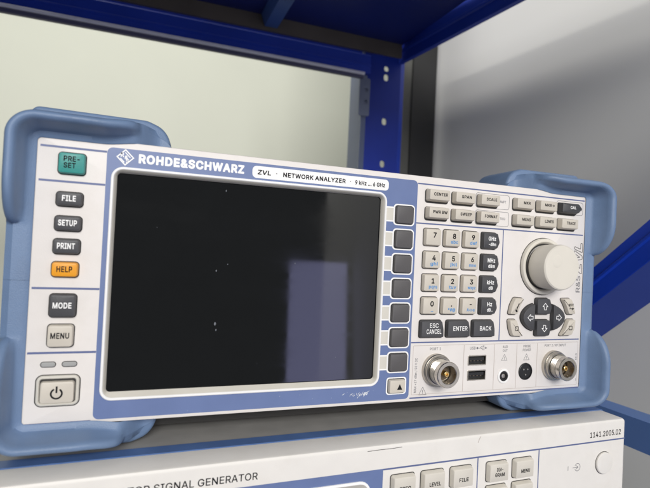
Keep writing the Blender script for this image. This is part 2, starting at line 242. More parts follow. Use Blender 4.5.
x0 196 6 -3 10 -5 46 -5 49 -4 94 68 139 -3 142 -5 178 -5 183 -3 183 3 118 96 180 186 181 189 178 194 139 195 97 131 94 129 52 194 13 195 10 193 9 189 10 186 71 99 71 96 6 3
y0 202 28 -76 45 -78 72 -72 84 -65 100 -46 191 188 189 194 186 195 153 195 148 191 96 49 87 80 47 191 44 194 39 195 9 195 4 191 76 -1 66 -27 58 -37 45 -40 30 -38 27 -40 19 -70 21 -73
z0 197 17 -3 21 -5 168 -5 173 -3 174 27 171 32 72 33 170 162 171 189 168 194 24 195 20 192 19 162 21 157 111 156 114 156 116 153 18 27 16 21
00 234 92 -6 114 -8 141 -5 165 8 182 27 196 54 205 90 208 126 205 165 197 198 183 225 163 246 141 258 114 263 84 258 60 244 44 225 32 201 22 165 19 126 22 87 30 54 44 27 61 9 84 -4;111 30 99 32 87 39 75 54 67 72 61 96 60 126 61 156 67 180 75 201 85 213 96 221 114 225 129 222 141 214 152 201 161 177 165 156 167 126 165 96 161 75 152 54 141 41 130 33
10 234 34 -3 38 -5 194 -5 199 -3 200 27 197 31 146 32 143 33 143 252 140 258 97 258 41 218 38 214 38 180 38 177 41 174 47 176 98 213 101 210 101 36 101 33 98 32 35 31 33 27
20 234 28 -3 32 -5 194 -5 199 -3 200 27 197 32 86 33 155 106 170 124 183 141 190 159 196 186 192 207 183 228 173 240 155 252 134 260 113 263 89 260 70 252 53 242 38 222 30 201 28 180 32 176 65 176 69 180 70 192 74 204 80 212 89 220 110 225 122 223 134 220 143 213 149 207 153 198 155 186 154 174 151 165 137 144 28 27 27 24
30 234 85 -6 109 -8 133 -6 157 2 176 15 189 30 198 48 201 72 199 93 189 114 175 131 157 142 123 150 190 228 191 255 187 259 34 259 30 255 30 225 34 221 130 221 133 219 74 153 73 150 73 123 76 119 100 119 121 117 133 113 146 105 154 93 158 84 160 72 158 60 152 48 145 41 133 34 121 31 97 31 85 34 73 41 63 54 58 70 55 71 22 71 19 70 17 66 21 45 33 24 46 11 61 2
40 234 137 -3 140 -5 173 -4 176 0 176 47 206 48 212 51 212 81 211 84 206 86 179 86 176 87 176 159 175 162 170 164 140 164 137 162 136 159 136 87 134 86 65 86 62 87 158 250 160 255 155 259 122 259 119 257 15 78 15 51 19 48 134 48 136 45
50 234 87 -6 111 -8 135 -6 156 4 172 15 189 36 197 54 200 81 199 99 192 120 186 132 177 144 162 158 147 165 132 170 114 172 99 171 74 162 79 219 81 221 183 221 186 222 188 228 188 255 183 259 48 259 43 255 30 123 33 121 63 118 84 129 96 132 123 132 135 126 145 117 153 108 157 93 159 78 157 66 152 54 146 45 135 36 123 32 111 30 99 31 81 39 72 48 63 69 30 70 25 66 28 45 37 27 51 12 69 1
60 234 89 -6 113 -8 134 -6 158 3 173 15 188 33 197 54 199 78 197 102 189 123 177 138 161 151 140 160 116 162 101 159 164 250 166 255 161 259 125 259 122 257 47 144 35 120 30 102 27 81 29 57 38 34 50 18 67 3;104 30 89 36 80 44 73 54 69 66 67 78 69 93 74 106 81 114 89 121 101 126 110 128 125 126 137 121 145 114 152 105 157 90 159 78 157 66 151 51 137 36 125 31 113 29
70 234 44 -3 49 -5 82 -5 86 -3 200 222 200 255 197 258 31 259 26 255 26 225 28 222 151 221 154 219 44 3
80 234 87 -6 113 -8 137 -6 161 2 179 13 191 26 203 48 205 66 204 81 199 99 191 111 181 123 166 132 167 135 183 150 192 168 196 189 193 210 185 228 171 243 155 253 134 261 113 263 92 261 71 254 53 242 41 228 33 207 30 189 34 168 43 150 61 132 47 124 37 114 28 99 23 84 21 69 24 48 34 27 47 13 65 2;107 30 98 31 86 35 77 40 69 48 64 60 64 81 76 99 86 106 101 111 113 113 125 111 137 107 149 100 155 93 162 81 162 60 155 47 149 41 140 35 128 31;110 150 101 151 92 154 83 160 77 166 73 177 71 186 73 198 77 209 83 215 92 221 101 224 125 224 137 219 150 207 155 189 153 177 149 168 134 154 125 151
90 234 61 -3 65 -5 98 -5 104 -3 161 80 179 108 190 132 197 153 199 174 197 198 188 219 175 237 158 251 137 259 110 263 89 260 68 251 51 237 39 222 29 198 27 177 29 153 36 132 48 117 65 103 86 95 107 92 123 93 61 3;98 129 83 138 74 150 69 162 69 189 74 203 80 211 89 218 101 223 110 225 125 223 144 213 153 201 157 189 159 177 157 162 151 147 146 141 135 132 125 128 113 127
&0 231 73 -6 98 -8 119 -7 137 -2 164 13 178 -3 182 -5 218 -5 223 -3 224 0 191 42 191 45 196 54 203 72 207 90 208 114 203 117 173 117 170 115 168 93 164 81 161 78 119 129 118 132 131 142 152 162 163 180 167 201 164 219 157 234 146 246 134 254 119 260 101 262 83 260 65 254 51 243 41 232 35 216 33 198 34 183 47 156 61 138 38 120 19 96 15 84 12 69 15 48 23 28 35 14 53 1;83 30 65 39 55 54 53 66 55 75 59 84 68 95 83 107 86 108 138 45 138 42 134 40 110 30 95 28;164 29 153 42 164 58 176 42;86 123 76 135 77 138 89 147 101 135 101 132;92 162 83 174 75 189 73 198 74 207 80 218 86 222 101 225 110 223 119 219 123 213 126 201 125 195 118 183
-0 234 53 91 57 89 168 89 172 91 173 94 172 124 168 127 57 127 54 126 52 121
+0 234 95 14 100 12 127 12 132 14 133 81 196 81 199 83 200 86 200 113 196 118 133 119 133 182 130 186 127 187 97 187 94 183 94 119 91 118 31 118 28 117 26 113 26 86 28 82 93 80
/0 132 3 -41 7 -43 34 -43 40 -40 121 263 121 268 118 271 88 271 85 268 3 -35
.0 101 35 -5 46 -7 58 -5 67 0 74 10 76 19 73 31 68 40 58 46 49 48 37 47 27 40 22 31 20 19 21 10 27 1
,0 101 15 -63 19 -65 43 -65 46 -63 72 33 73 36 70 40 34 41 30 39 14 -57
!0 105 36 -5 47 -7 59 -6 68 0 75 10 77 19 74 31 69 40 59 47 50 48 38 47 29 40 24 31 21 19 23 10 29 1;31 76 35 75 65 75 69 79 71 253 70 256 65 259 32 259 29 258 27 253 29 82
*0 234 97 108 102 106 126 106 129 108 129 155 168 131 172 132 186 156 186 159 183 162 145 183 184 204 185 210 174 230 171 233 168 234 129 210 130 255 126 259 99 259 96 256 98 213 96 210 57 234 53 231 40 207 42 204 81 183 43 162 40 159 40 156 52 135 54 132 60 132 96 155 98 153
#0 227 28 -3 32 -5 56 -5 61 -3 73 63 74 65 122 65 126 63 116 0 117 -3 122 -5 149 -4 152 0 162 63 164 65 197 65 200 68 205 96 204 99 200 101 170 101 169 102 176 151 179 153 213 153 216 156 220 183 219 186 215 189 184 189 193 252 191 258 188 259 164 259 161 259 158 256 146 189 95 189 94 192 104 255 101 258 98 259 71 259 68 255 57 189 23 189 20 186 15 159 17 154 47 153 50 152 51 150 43 102 41 101 8 101 5 99 0 72 2 66 5 65 35 65 37 63 27 0;80 101 79 102 87 150 89 153 140 152 133 102 131 101
@0 345 149 -71 179 -73 218 -68 245 -61 254 -57 257 -53 250 -29 248 -25 245 -24 206 -35 191 -37 179 -38 149 -35 125 -29 104 -19 86 -5 72 13 62 34 56 58 54 88 56 118 62 142 72 163 85 181 101 196 122 207 149 214 173 216 197 214 221 208 242 197 259 181 270 166 278 148 284 127 286 106 285 82 283 64 279 49 273 40 269 37 260 35 251 36 246 40 243 46 242 55 241 169 236 172 209 172 206 169 203 164 194 170 182 174 164 177 143 173 125 164 110 152 98 133 92 115 89 91 91 67 97 46 108 28 123 13 140 4 161 1 179 3 197 11 209 23 218 13 236 3 257 0 278 4 292 10 304 22 312 37 321 70 323 106 320 133 313 160 302 184 284 208 263 225 236 240 209 248 173 251 140 248 107 239 80 226 59 208 40 184 27 157 18 124 15 91 18 52 26 22 39 -8 57 -29 83 -49 110 -62;164 37 152 40 143 44 134 55 130 64 127 76 126 91 127 106 132 118 143 134 155 139 176 140 188 136 195 130 202 121 205 109 205 76 201 61 195 49 188 43 179 39
<0 234 188 5 195 3 198 5 199 8 199 41 196 44 84 98 86 101 198 155 199 191 198 194 195 197 189 195 29 113 28 110 28 89 30 85
>0 234 28 5 32 3 35 4 194 84 198 89 198 110 197 113 35 196 29 196 27 191 27 158 29 154 140 101 142 98 29 44 27 38
_0 166 -4 -31 0 -33 159 -33 163 -31 164 -28 164 -1 163 2 159 5 0 5 -3 4 -5 -1
→0 339 183 -3 187 -5 191 -3 301 107 303 111 301 115 192 225 187 228 182 225 164 207 162 201 199 164 234 132 232 130 43 130 40 129 38 123 38 96 40 93 43 92 232 93 235 90 199 59 162 21 163 17
·0 105 38 95 50 93 59 95 68 101 75 110 77 122 75 131 69 140 59 147 50 149 38 147 29 140 23 131 21 122 23 110 29 102
µ0 210 22 -74 26 -76 56 -76 61 -74 62 9 74 0 83 -4 104 -8 122 -5 131 0 149 16 152 15 158 7 173 -2 197 -5 203 -5 206 -2 206 28 203 31 188 33 185 36 184 40 184 190 182 194 179 195 149 195 146 195 143 191 142 61 138 49 131 40 122 34 104 29 83 33 74 39 67 49 64 58 62 76 62 190 61 193 56 195 26 195 22 193 21 187
Ω0 275 17 -3 23 -5 110 -5 116 -3 117 51 113 56 89 67 71 86 61 108 58 138 60 162 68 185 80 201 92 212 113 220 134 223 155 220 170 214 188 201 201 183 207 165 210 141 206 108 196 84 178 66 155 56 151 51 152 -3 158 -5 245 -5 251 -3 252 27 251 30 248 33 191 33 191 37 206 45 221 56 236 74 245 93 251 114 253 138 251 165 243 189 233 210 219 228 203 242 182 253 158 261 134 263 110 261 86 254 65 243 49 228 34 210 24 189 17 162 15 138 17 114 22 96 32 73 44 59 61 45 77 37 78 33 20 33 17 31 16 27
A1 258 2 -12 8 -13 44 -13 53 -9 77 58 161 58 164 55 186 -6 191 -11 197 -13 233 -13 239 -10 243 -6 244 0 241 9 150 258 143 266 98 267 92 264 89 260 -5 3 -4 -6;98 112 96 114 119 183 143 114 140 112
B1 246 24 -12 30 -13 123 -13 153 -11 177 -3 195 9 212 27 220 48 222 69 220 87 212 108 189 135 198 144 210 168 212 186 210 207 201 227 190 243 171 256 147 265 120 267 30 267 24 266 18 260 17 252 17 0 18 -6;75 42 75 101 123 102 138 101 153 93 160 84 165 69 162 58 156 50 144 44 120 42;75 156 75 212 117 213 135 211 147 204 151 198 155 186 153 177 149 168 138 160 129 157 120 156
C1 273 122 -15 134 -16 152 -15 173 -11 193 -3 206 7 223 21 236 39 244 57 249 78 247 87 239 93 200 92 193 87 183 63 170 50 155 43 134 39 116 42 98 50 86 60 76 75 67 99 65 126 67 153 75 177 84 192 98 204 113 212 134 215 143 214 161 209 170 204 182 192 192 168 200 162 239 161 245 165 249 171 245 195 236 213 224 232 209 246 191 257 173 265 134 271 98 266 71 255 42 231 23 203 12 171 7 126 12 84 24 51 41 24 69 0 98 -11
D1 269 24 -12 30 -13 108 -13 150 -8 183 5 208 24 228 51 240 90 244 129 240 165 227 204 210 229 183 250 150 264 114 267 30 267 24 266 19 261 17 252 17 0 18 -6;75 42 75 212 108 213 132 211 153 203 166 192 177 176 184 153 187 126 184 102 177 81 165 62 152 51 135 45 108 42
E1 227 24 -12 30 -13 189 -13 195 -11 200 -6 201 30 198 37 192 41 75 42 75 100 180 101 188 105 191 114 191 144 189 150 183 155 177 156 75 156 75 212 78 213 186 213 192 215 197 219 199 228 199 255 197 261 192 265 186 267 30 267 24 266 19 261 17 252 17 0 18 -6
F1 223 24 -12 30 -13 63 -13 69 -11 74 -6 75 0 75 97 174 98 180 100 185 105 186 111 186 141 183 147 177 151 75 153 75 210 78 213 189 214 195 218 198 225 198 255 196 261 192 265 183 267 30 267 24 266 19 261 17 252 17 0 18 -6
G1 278 122 -15 134 -16 167 -12 194 -2 218 15 236 39 248 66 252 99 251 132 248 137 242 141 137 140 131 137 128 129 128 99 130 93 134 89 140 87 191 87 192 81 185 66 176 55 164 47 152 42 134 39 116 42 101 48 84 63 75 78 67 99 65 126 67 153 75 177 84 192 98 204 113 212 131 215 143 214 161 209 172 201 182 191 192 168 200 162 239 161 247 165 250 171 245 195 237 213 224 230 209 246 194 256 173 265 152 269 131 271 98 266 68 254 42 231 23 203 12 171 7 126 12 84 24 51 41 24 71 0 98 -11
H1 276 24 -12 30 -13 63 -13 69 -11 74 -6 75 0 75 102 78 103 182 102 183 0 184 -6 189 -11 195 -13 228 -13 238 -9 241 0 241 252 240 258 236 264 228 267 195 267 188 264 184 258 183 159 180 157 78 157 75 158 75 255 73 261 66 266 60 267 27 267 19 261 17 252 17 0 18 -6
I1 168 10 -12 16 -13 136 -13 142 -11 147 -6 148 30 145 37 136 42 106 42 104 45 104 210 106 213 136 213 142 215 146 219 148 225 148 255 145 262 139 266 16 267 8 264 4 258 3 225 7 216 13 213 43 213 46 210 46 45 43 42 13 42 5 36 3 30 3 -3 6 -9
J1 216 83 -15 95 -16 131 -9 156 6 175 36 181 72 181 252 179 261 170 267 134 267 128 264 124 258 123 75 121 57 113 46 104 40 92 38 80 40 71 46 64 57 61 90 53 98 14 99 8 96 5 90 4 72 10 36 27 9 32 4 56 -10
K1 251 24 -12 30 -13 63 -13 72 -8 75 0 75 78 96 101 99 100 177 -10 186 -13 225 -13 234 -8 237 0 235 6 140 141 140 144 235 246 237 255 235 261 231 265 225 267 183 267 174 265 75 159 75 255 73 261 66 266 60 267 27 267 19 261 17 252 17 0 18 -6
L1 214 24 -12 30 -13 180 -13 189 -10 194 -3 194 30 192 36 186 41 75 42 75 255 72 262 63 267 27 267 21 264 17 255 17 0 18 -6
M1 332 24 -12 30 -13 63 -13 69 -10 73 -6 74 0 74 129 75 134 131 -6 135 -10 141 -13 171 -13 181 -9 237 133 239 126 239 0 240 -6 246 -12 252 -13 285 -13 294 -9 297 0 297 252 296 258 292 264 285 267 237 267 231 265 227 261 159 85 156 83 87 261 81 266 75 267 30 267 21 264 18 258 17 252 17 0 18 -6
N1 280 24 -12 30 -13 66 -13 72 -10 76 -6 77 0 77 144 78 148 184 -9 189 -12 195 -13 234 -13 242 -9 245 0 245 252 244 258 240 264 231 267 195 267 189 264 186 258 185 111 183 107 76 264 69 267 30 267 24 266 19 261 17 252 17 0 18 -6
O1 285 122 -15 134 -16 170 -10 198 0 224 23 245 54 256 87 260 126 255 171 244 201 225 231 197 254 167 267 134 271 95 265 68 253 42 231 23 203 12 171 7 126 12 84 24 51 41 24 69 0 98 -11;131 39 116 42 101 48 85 60 75 78 67 99 65 126 68 156 75 177 84 192 98 204 113 211 134 215 152 212 167 205 182 192 191 177 199 156 202 126 199 99 192 78 181 60 167 49 152 42
P1 240 24 -12 30 -13 63 -13 69 -11 74 -6 75 0 75 79 120 80 150 84 171 92 190 105 206 126 215 150 217 174 215 198 207 219 194 237 171 256 147 265 117 267 30 267 24 266 18 260 17 252 17 0 18 -6;75 135 75 212 114 213 129 211 141 208 150 201 156 192 159 174 158 162 155 153 149 144 141 139 129 136 114 134
Q1 285 194 -36 200 -37 236 -37 244 -33 247 -27 245 -18 219 18 226 24 243 51 256 87 260 126 256 168 244 201 227 228 200 252 164 267 131 271 98 266 68 253 44 234 23 201 11 168 7 129 12 84 24 51 41 25 68 1 98 -11 131 -16 173 -10 190 -33;131 39 116 42 101 48 85 60 75 78 67 99 65 126 68 156 75 177 84 192 98 204 113 211 134 215 152 212 167 205 182 192 191 177 199 156 202 126 199 99 192 78 185 67 182 67 164 90 158 93 122 93 116 91 112 87 110 81 111 75 135 42 135 39
R1 242 24 -12 30 -13 63 -13 69 -11 74 -6 75 0 75 84 78 86 114 86 117 84 165 -6 171 -12 177 -13 216 -13 222 -10 226 -6 227 0 225 6 175 99 192 111 206 129 214 150 218 177 215 201 207 222 192 241 174 255 147 265 117 267 30 267 24 266 19 261 17 252 17 0 18 -6;75 141 75 212 114 213 132 211 144 207 155 195 160 177 158 165 155 156 144 146 132 142
S1 241 93 -16 112 -17 139 -15 169 -6 187 6 203 23 214 50 217 68 214 89 208 105 196 121 184 131 162 143 91 166 79 172 73 179 72 194 74 200 79 206 88 212 97 215 112 216 130 214 142 209 151 199 158 182 166 176 202 176 208 179 211 182 213 188 209 212 199 232 183 248 166 259 139 269 115 271 88 269 63 260 43 249 28 233 16 206 13 185 18 158 34 135 58 118 142 90 154 82 159 74 160 68 158 59 148 49 136 42 112 38 88 41 79 45 68 59 63 74 55 81 16 81 8 74 6 65 11 44 21 23 34 8 40 3 58 -7 82 -14
T1 242 90 -12 97 -13 130 -13 138 -9 141 -3 141 210 142 213 145 213 208 213 217 216 221 225 221 255 219 261 214 265 208 267 16 267 8 264 4 258 3 225 5 219 10 214 16 213 79 213 82 212 83 210 83 0 84 -6
U1 277 115 -16 129 -17 159 -14 189 -3 210 13 225 31 238 56 242 86 242 254 240 260 234 266 195 267 189 265 185 260 183 254 183 89 181 74 171 56 159 46 147 41 129 39 114 41 99 46 87 56 81 64 77 74 75 89 75 254 73 260 69 265 63 267 30 267 24 266 18 260 17 254 17 86 21 56 31 32 49 11 72 -4 96 -13
V1 258 96 -12 101 -13 140 -13 146 -11 151 -6 243 249 243 258 236 266 197 267 191 266 186 261 127 90 122 78 119 76 53 261 44 267 8 267 2 266 -4 260 -5 255 -4 248 89 -3 92 -9
W1 361 72 -12 77 -13 116 -13 122 -11 127 -6 170 153 173 151 216 -6 221 -11 227 -13 266 -13 275 -9 278 -3 347 249 348 255 344 263 335 267 302 267 296 266 291 261 245 94 203 255 197 265 191 267 152 267 146 265 142 261 98 97 95 98 52 261 47 265 41 267 8 267 -1 264 -4 258 -4 249 65 -3 68 -9
X1 255 3 -12 9 -13 45 -13 54 -10 117 81 120 80 183 -10 189 -13 228 -13 238 -9 241 -3 239 6 154 129 154 132 234 246 236 255 231 264 222 267 186 267 179 264 132 198 120 180 117 180 60 264 51 267 15 267 9 266 4 261 2 255 4 246 84 129 -2 6 -4 -3 -1 -9
Y1 254 96 -12 101 -13 134 -13 140 -11 146 -6 147 0 147 99 239 248 241 252 240 258 233 266 191 267 182 264 130 180 119 161 116 163 54 264 47 267 8 267 2 266 -4 260 -5 252 -3 246 89 99 89 0 90 -6
Z1 237 15 -12 20 -13 200 -13 210 -9 213 0 213 30 209 38 203 42 89 41 85 42 210 225 211 255 206 264 197 267 20 267 14 266 9 261 7 255 7 225 9 219 14 214 20 213 128 213 131 213 134 210 10 30 8 24 8 -3 11 -9
a1 213 60 -16 78 -17 96 -16 126 -6 129 -10 135 -13 168 -13 177 -10 180 -4 181 125 179 149 172 167 162 181 149 191 123 202 108 205 81 204 63 201 48 194 30 182 18 167 7 149 8 140 12 136 48 124 57 126 72 144 87 151 99 152 114 149 118 146 123 137 125 131 123 128 72 121 45 114 33 109 19 98 11 86 5 74 2 53 4 35 13 14 24 2 39 -9;69 38 63 42 60 47 60 56 63 63 81 70 123 76 125 74 124 62 120 53 108 41 96 37 84 36
b1 230 96 -16 116 -17 140 -14 164 -3 183 14 196 35 205 62 208 95 206 125 196 152 184 173 161 192 140 202 116 205 95 204 71 193 70 194 70 254 68 260 65 264 59 267 23 267 17 263 13 254 14 -4 17 -10 23 -13 59 -13 65 -10 68 -4;98 38 89 42 81 50 75 62 71 77 69 92 71 113 75 128 81 137 89 146 98 150 110 152 122 150 134 143 146 125 150 110 150 77 146 62 138 50 131 43 122 39 110 36
c1 216 91 -16 104 -17 119 -16 149 -7 171 8 182 20 188 33 193 47 193 56 187 62 155 72 149 72 141 65 134 50 128 44 117 38 104 36 89 39 80 44 72 53 67 62 63 77 61 92 63 110 67 125 72 134 83 146 91 149 104 152 119 149 131 141 141 122 149 118 185 126 192 131 194 137 193 143 179 170 161 188 146 196 131 202 104 205 77 202 50 190 31 173 17 153 7 125 4 95 7 65 17 35 31 14 50 -2 74 -13
d1 230 86 -16 98 -17 116 -16 143 -3 146 -9 152 -12 188 -13 195 -10 198 -4 199 254 197 260 191 266 152 267 144 260 142 254 142 194 140 193 116 204 98 205 71 201 50 191 32 176 14 149 7 125 4 95 8 62 15 38 30 14 47 -2 71 -13;92 38 80 44 72 53 66 62 63 77 61 95 63 113 67 128 73 137 80 146 92 151 101 152 113 150 125 144 131 137 138 125 143 95 141 77 138 62 131 50 125 44 114 38 104 37
e1 220 93 -16 107 -17 128 -16 146 -10 161 -2 176 10 187 23 195 44 194 50 188 56 152 66 144 62 134 46 122 38 104 36 92 38 83 42 74 49 67 59 64 68 64 71 65 72 185 72 193 74 198 80 199 98 196 125 191 146 181 164 169 179 153 191 137 199 119 204 101 205 74 201 50 190 28 170 16 149 7 122 4 92 7 65 17 35 31 14 50 -2 77 -14;65 124 66 128 71 137 80 146 89 150 101 152 113 151 123 146 131 138 138 125 134 123
f1 145 34 -12 39 -13 72 -13 81 -9 84 -3 84 150 117 151 125 156 127 165 127 192 124 198 120 201 114 203 84 204 85 216 90 223 99 224 117 221 123 225 126 228 134 261 129 270 120 275 102 278 78 277 60 270 48 262 36 249 29 234 27 204 24 203 0 203 -6 200 -10 192 -10 162 -8 156 0 151 24 151 26 150 27 147 27 0 28 -6
g1 231 81 -87 104 -88 125 -86 149 -80 167 -71 173 -66 185 -53 195 -33 199 -3 199 189 197 196 191 202 155 203 147 198 143 191 131 198 116 204 98 205 71 201 50 192 32 177 14 150 7 126 4 96 7 66 16 39 30 18 50 1 74 -8 95 -11 113 -9 131 -4 140 1 142 0 140 -18 131 -28 119 -34 101 -36 83 -32 71 -25 59 -10 50 -7 44 -9 14 -28 12 -36 14 -42 32 -65 47 -75 62 -82;89 45 80 49 74 54 66 66 61 96 63 114 66 126 71 135 80 145 92 151 101 152 113 151 125 144 131 138 138 126 142 111 142 78 137 65 131 55 125 50 113 45 101 43
h1 223 20 -12 26 -13 59 -13 65 -10 69 -6 70 0 71 126 75 135 86 147 104 152 119 148 127 141 132 132 135 117 135 0 136 -6 140 -10 146 -13 179 -13 188 -9 192 -3 192 120 190 144 182 165 167 186 154 195 134 203 110 205 89 201 71 193 70 195 70 255 65 264 59 267 23 267 17 264 13 255 13 0 14 -6
i1 101 20 -12 27 -13 60 -13 66 -9 70 -3 70 189 67 198 60 203 24 203 16 198 13 192 13 0 14 -6;31 210 42 208 54 211 66 218 74 228 76 243 73 255 66 265 54 272 42 275 27 271 17 264 9 252 8 240 10 228 18 217
j1 101 -11 -83 -5 -84 19 -83 38 -77 52 -65 61 -53 67 -35 70 -14 70 190 67 198 61 202 22 202 17 199 13 193 12 -23 7 -29 -11 -31 -17 -38 -18 -74 -15 -80;39 208 55 211 66 217 73 229 76 241 73 253 66 265 55 272 43 275 28 272 18 265 10 253 7 241 10 229 18 217 28 211
k1 208 20 -12 26 -13 59 -13 65 -10 68 -6 70 0 70 63 74 68 77 68 140 -11 146 -13 188 -13 196 -9 199 -3 197 6 118 108 189 180 192 186 192 195 188 200 182 203 137 202 132 198 71 136 70 138 70 255 65 264 59 267 23 267 17 264 13 255 13 0 14 -6
l1 113 60 -13 74 -14 95 -11 101 -5 103 2 98 29 95 35 89 39 74 39 71 41 70 257 66 263 59 267 23 267 17 263 13 254 13 41 17 20 26 2 44 -10
m1 323 20 -12 26 -13 59 -13 65 -10 69 -6 70 0 71 129 74 138 80 145 92 151 98 152 110 151 116 147 122 138 124 129 124 0 125 -6 128 -10 137 -13 170 -13 176 -10 180 -6 181 0 182 132 187 141 194 149 200 151 209 152 221 149 227 146 233 138 235 123 235 0 236 -6 239 -10 245 -13 278 -13 284 -11 290 -6 291 0 291 129 288 153 281 170 272 183 254 198 236 204 218 206 200 204 185 199 170 191 161 183 158 182 152 190 134 202 113 206 95 205 68 194 62 201 56 203 26 203 17 200 14 195 13 189 13 0 14 -6
n1 223 20 -12 26 -13 59 -13 65 -10 69 -6 70 0 71 126 75 135 86 147 104 152 119 148 127 141 132 132 135 117 135 0 136 -6 142 -12 149 -13 182 -13 188 -9 191 -6 192 0 192 120 189 144 180 168 169 183 155 194 134 203 113 205 89 201 71 193 68 194 62 201 56 203 23 203 17 200 14 196 13 189 13 0 14 -6
o1 226 91 -16 104 -17 131 -14 155 -3 176 14 193 41 200 62 204 92 201 125 193 149 177 173 152 193 131 202 104 205 77 202 53 192 31 173 15 149 7 125 4 95 8 62 16 38 31 14 53 -4 74 -13;92 38 80 44 72 53 67 62 64 74 61 95 66 122 74 137 80 144 89 149 104 152 116 150 125 145 136 134 141 125 145 110 147 95 145 80 141 62 136 53 128 44 116 38 104 36
p1 230 20 -83 26 -84 59 -84 65 -81 68 -77 70 -71 70 -8 71 -4 80 -10 98 -16 116 -17 140 -14 166 -2 182 14 197 37 206 64 208 94 206 124 197 151 184 172 161 192 140 202 116 205 95 204 71 192 62 201 56 203 23 203 15 196 13 190 13 -71 14 -77;104 37 89 42 80 52 71 76 69 94 74 124 80 136 89 145 95 149 110 152 122 150 131 146 140 136 145 127 150 112 150 79 145 61 140 52 132 43 119 38 110 36
q1 230 149 -83 155 -84 188 -84 196 -80 199 -74 199 193 194 200 185 203 152 202 146 199 143 193 140 193 116 204 98 205 71 201 48 190 32 177 15 151 7 124 4 94 8 61 16 34 31 13 50 -4 71 -13 98 -17 116 -16 140 -5 142 -8 142 -74 145 -80;98 37 89 39 81 43 72 52 66 64 61 94 66 124 72 136 80 146 89 150 101 152 116 149 124 145 131 137 138 124 143 94 138 64 130 49 125 43 116 39
r1 148 20 -12 26 -13 59 -13 65 -10 69 -6 70 0 70 117 71 129 77 139 86 145 104 150 125 148 133 153 135 159 135 192 133 198 128 203 122 205 107 205 89 203 68 195 65 199 59 203 26 203 20 201 14 195 13 189 13 0 14 -6
s1 200 69 -16 90 -17 111 -15 135 -9 157 5 167 17 176 35 179 53 175 74 162 95 141 109 117 118 87 124 77 128 69 134 68 140 72 147 81 151 93 153 105 151 111 148 117 142 123 131 132 126 165 132 173 137 175 143 174 149 168 164 158 179 144 191 132 198 114 204 93 205 72 203 51 196 36 188 24 176 13 152 10 137 14 116 27 94 48 80 72 72 111 63 117 59 120 53 119 47 114 42 105 38 90 36 78 38 69 41 64 47 57 61 48 66 15 60 7 53 5 44 10 29 21 10 36 -3 51 -10
t1 132 73 -14 90 -15 111 -11 117 -8 120 -2 120 4 111 35 102 40 87 38 78 40 76 49 76 148 78 151 105 151 111 155 115 163 115 193 111 199 105 203 78 203 76 205 76 238 73 244 69 247 63 249 30 249 22 244 19 238 18 204 0 203 -8 196 -10 190 -10 163 -8 157 -3 152 15 151 18 150 19 148 19 46 24 20 39 0 57 -11
u1 223 78 -15 92 -16 113 -13 134 -4 140 -10 146 -13 179 -13 185 -11 191 -6 192 0 192 189 191 195 185 201 179 203 146 203 140 200 136 195 135 189 135 78 133 63 130 54 122 45 116 42 101 38 86 41 79 45 72 57 70 75 70 189 69 195 63 201 56 203 23 203 17 200 14 195 13 189 13 69 16 42 23 23 35 5 50 -6 68 -13
v1 213 75 -12 81 -13 114 -13 120 -11 125 -6 198 186 198 195 192 201 186 203 150 203 142 198 99 81 96 78 52 198 48 201 42 203 9 203 3 201 -3 195 -4 189 -2 183 69 -6
w1 302 63 -12 68 -13 98 -13 104 -12 109 -9 112 -3 140 95 143 94 171 -3 174 -9 179 -12 185 -13 215 -13 224 -9 228 -3 284 186 285 192 281 199 272 203 239 203 230 198 227 192 200 95 197 96 171 192 168 198 164 201 158 203 125 203 119 201 113 192 86 95 83 97 57 192 54 198 50 201 44 203 11 203 2 200 -2 192 -1 186 56 -3 59 -9
x1 207 4 -12 10 -13 46 -13 52 -11 58 -6 94 51 131 -6 136 -11 142 -13 178 -13 184 -12 189 -9 192 -3 190 6 128 96 187 183 189 192 184 200 175 203 139 203 133 200 94 144 61 196 56 201 49 203 13 203 4 198 1 192 3 183 61 99 61 96 -1 6 -3 -3 0 -9
y1 213 29 -85 48 -86 75 -80 90 -70 108 -49 198 185 198 194 192 201 186 203 153 203 147 202 142 197 99 81 96 78 53 197 48 201 39 203 6 203 -2 197 -4 191 -3 185 67 -1 60 -22 54 -29 45 -32 27 -31 20 -37 11 -67 12 -73 15 -79
z1 208 15 -12 21 -13 168 -13 174 -12 179 -9 182 -3 182 27 180 34 175 39 168 41 93 41 89 42 178 159 179 192 174 200 165 203 24 203 18 202 14 198 11 192 11 159 13 153 18 149 24 148 100 147 9 29 8 24 8 -3 11 -9
01 245 100 -15 114 -16 144 -12 168 1 188 21 205 54 213 87 216 126 213 165 205 198 189 231 169 252 147 264 141 267 114 271 81 266 57 252 38 231 22 198 14 168 11 129 14 87 21 54 36 24 59 0 81 -12;108 39 99 41 90 47 81 59 75 75 69 99 69 153 74 177 83 198 90 208 99 214 114 217 126 214 135 209 146 195 153 177 157 156 159 126 157 99 153 78 145 57 135 46 126 41 114 38
11 245 32 -12 38 -13 194 -13 201 -12 207 -6 208 27 206 33 203 37 197 40 155 40 152 40 151 42 151 255 149 261 143 266 98 267 92 265 35 224 30 216 30 177 32 171 38 167 44 166 50 168 92 199 93 195 93 42 89 40 38 40 29 37 25 27 25 0 26 -6
21 245 26 -12 32 -13 194 -13 201 -12 207 -6 208 30 205 36 200 40 110 41 106 42 161 101 178 120 190 138 201 168 204 189 201 207 193 228 178 246 158 260 137 268 113 271 86 267 65 259 47 247 31 225 22 204 20 180 23 172 29 169 65 168 71 170 76 177 78 192 81 201 92 212 101 215 113 217 131 212 143 201 146 195 147 186 146 177 143 168 131 150 21 30 19 24 19 -3 22 -9
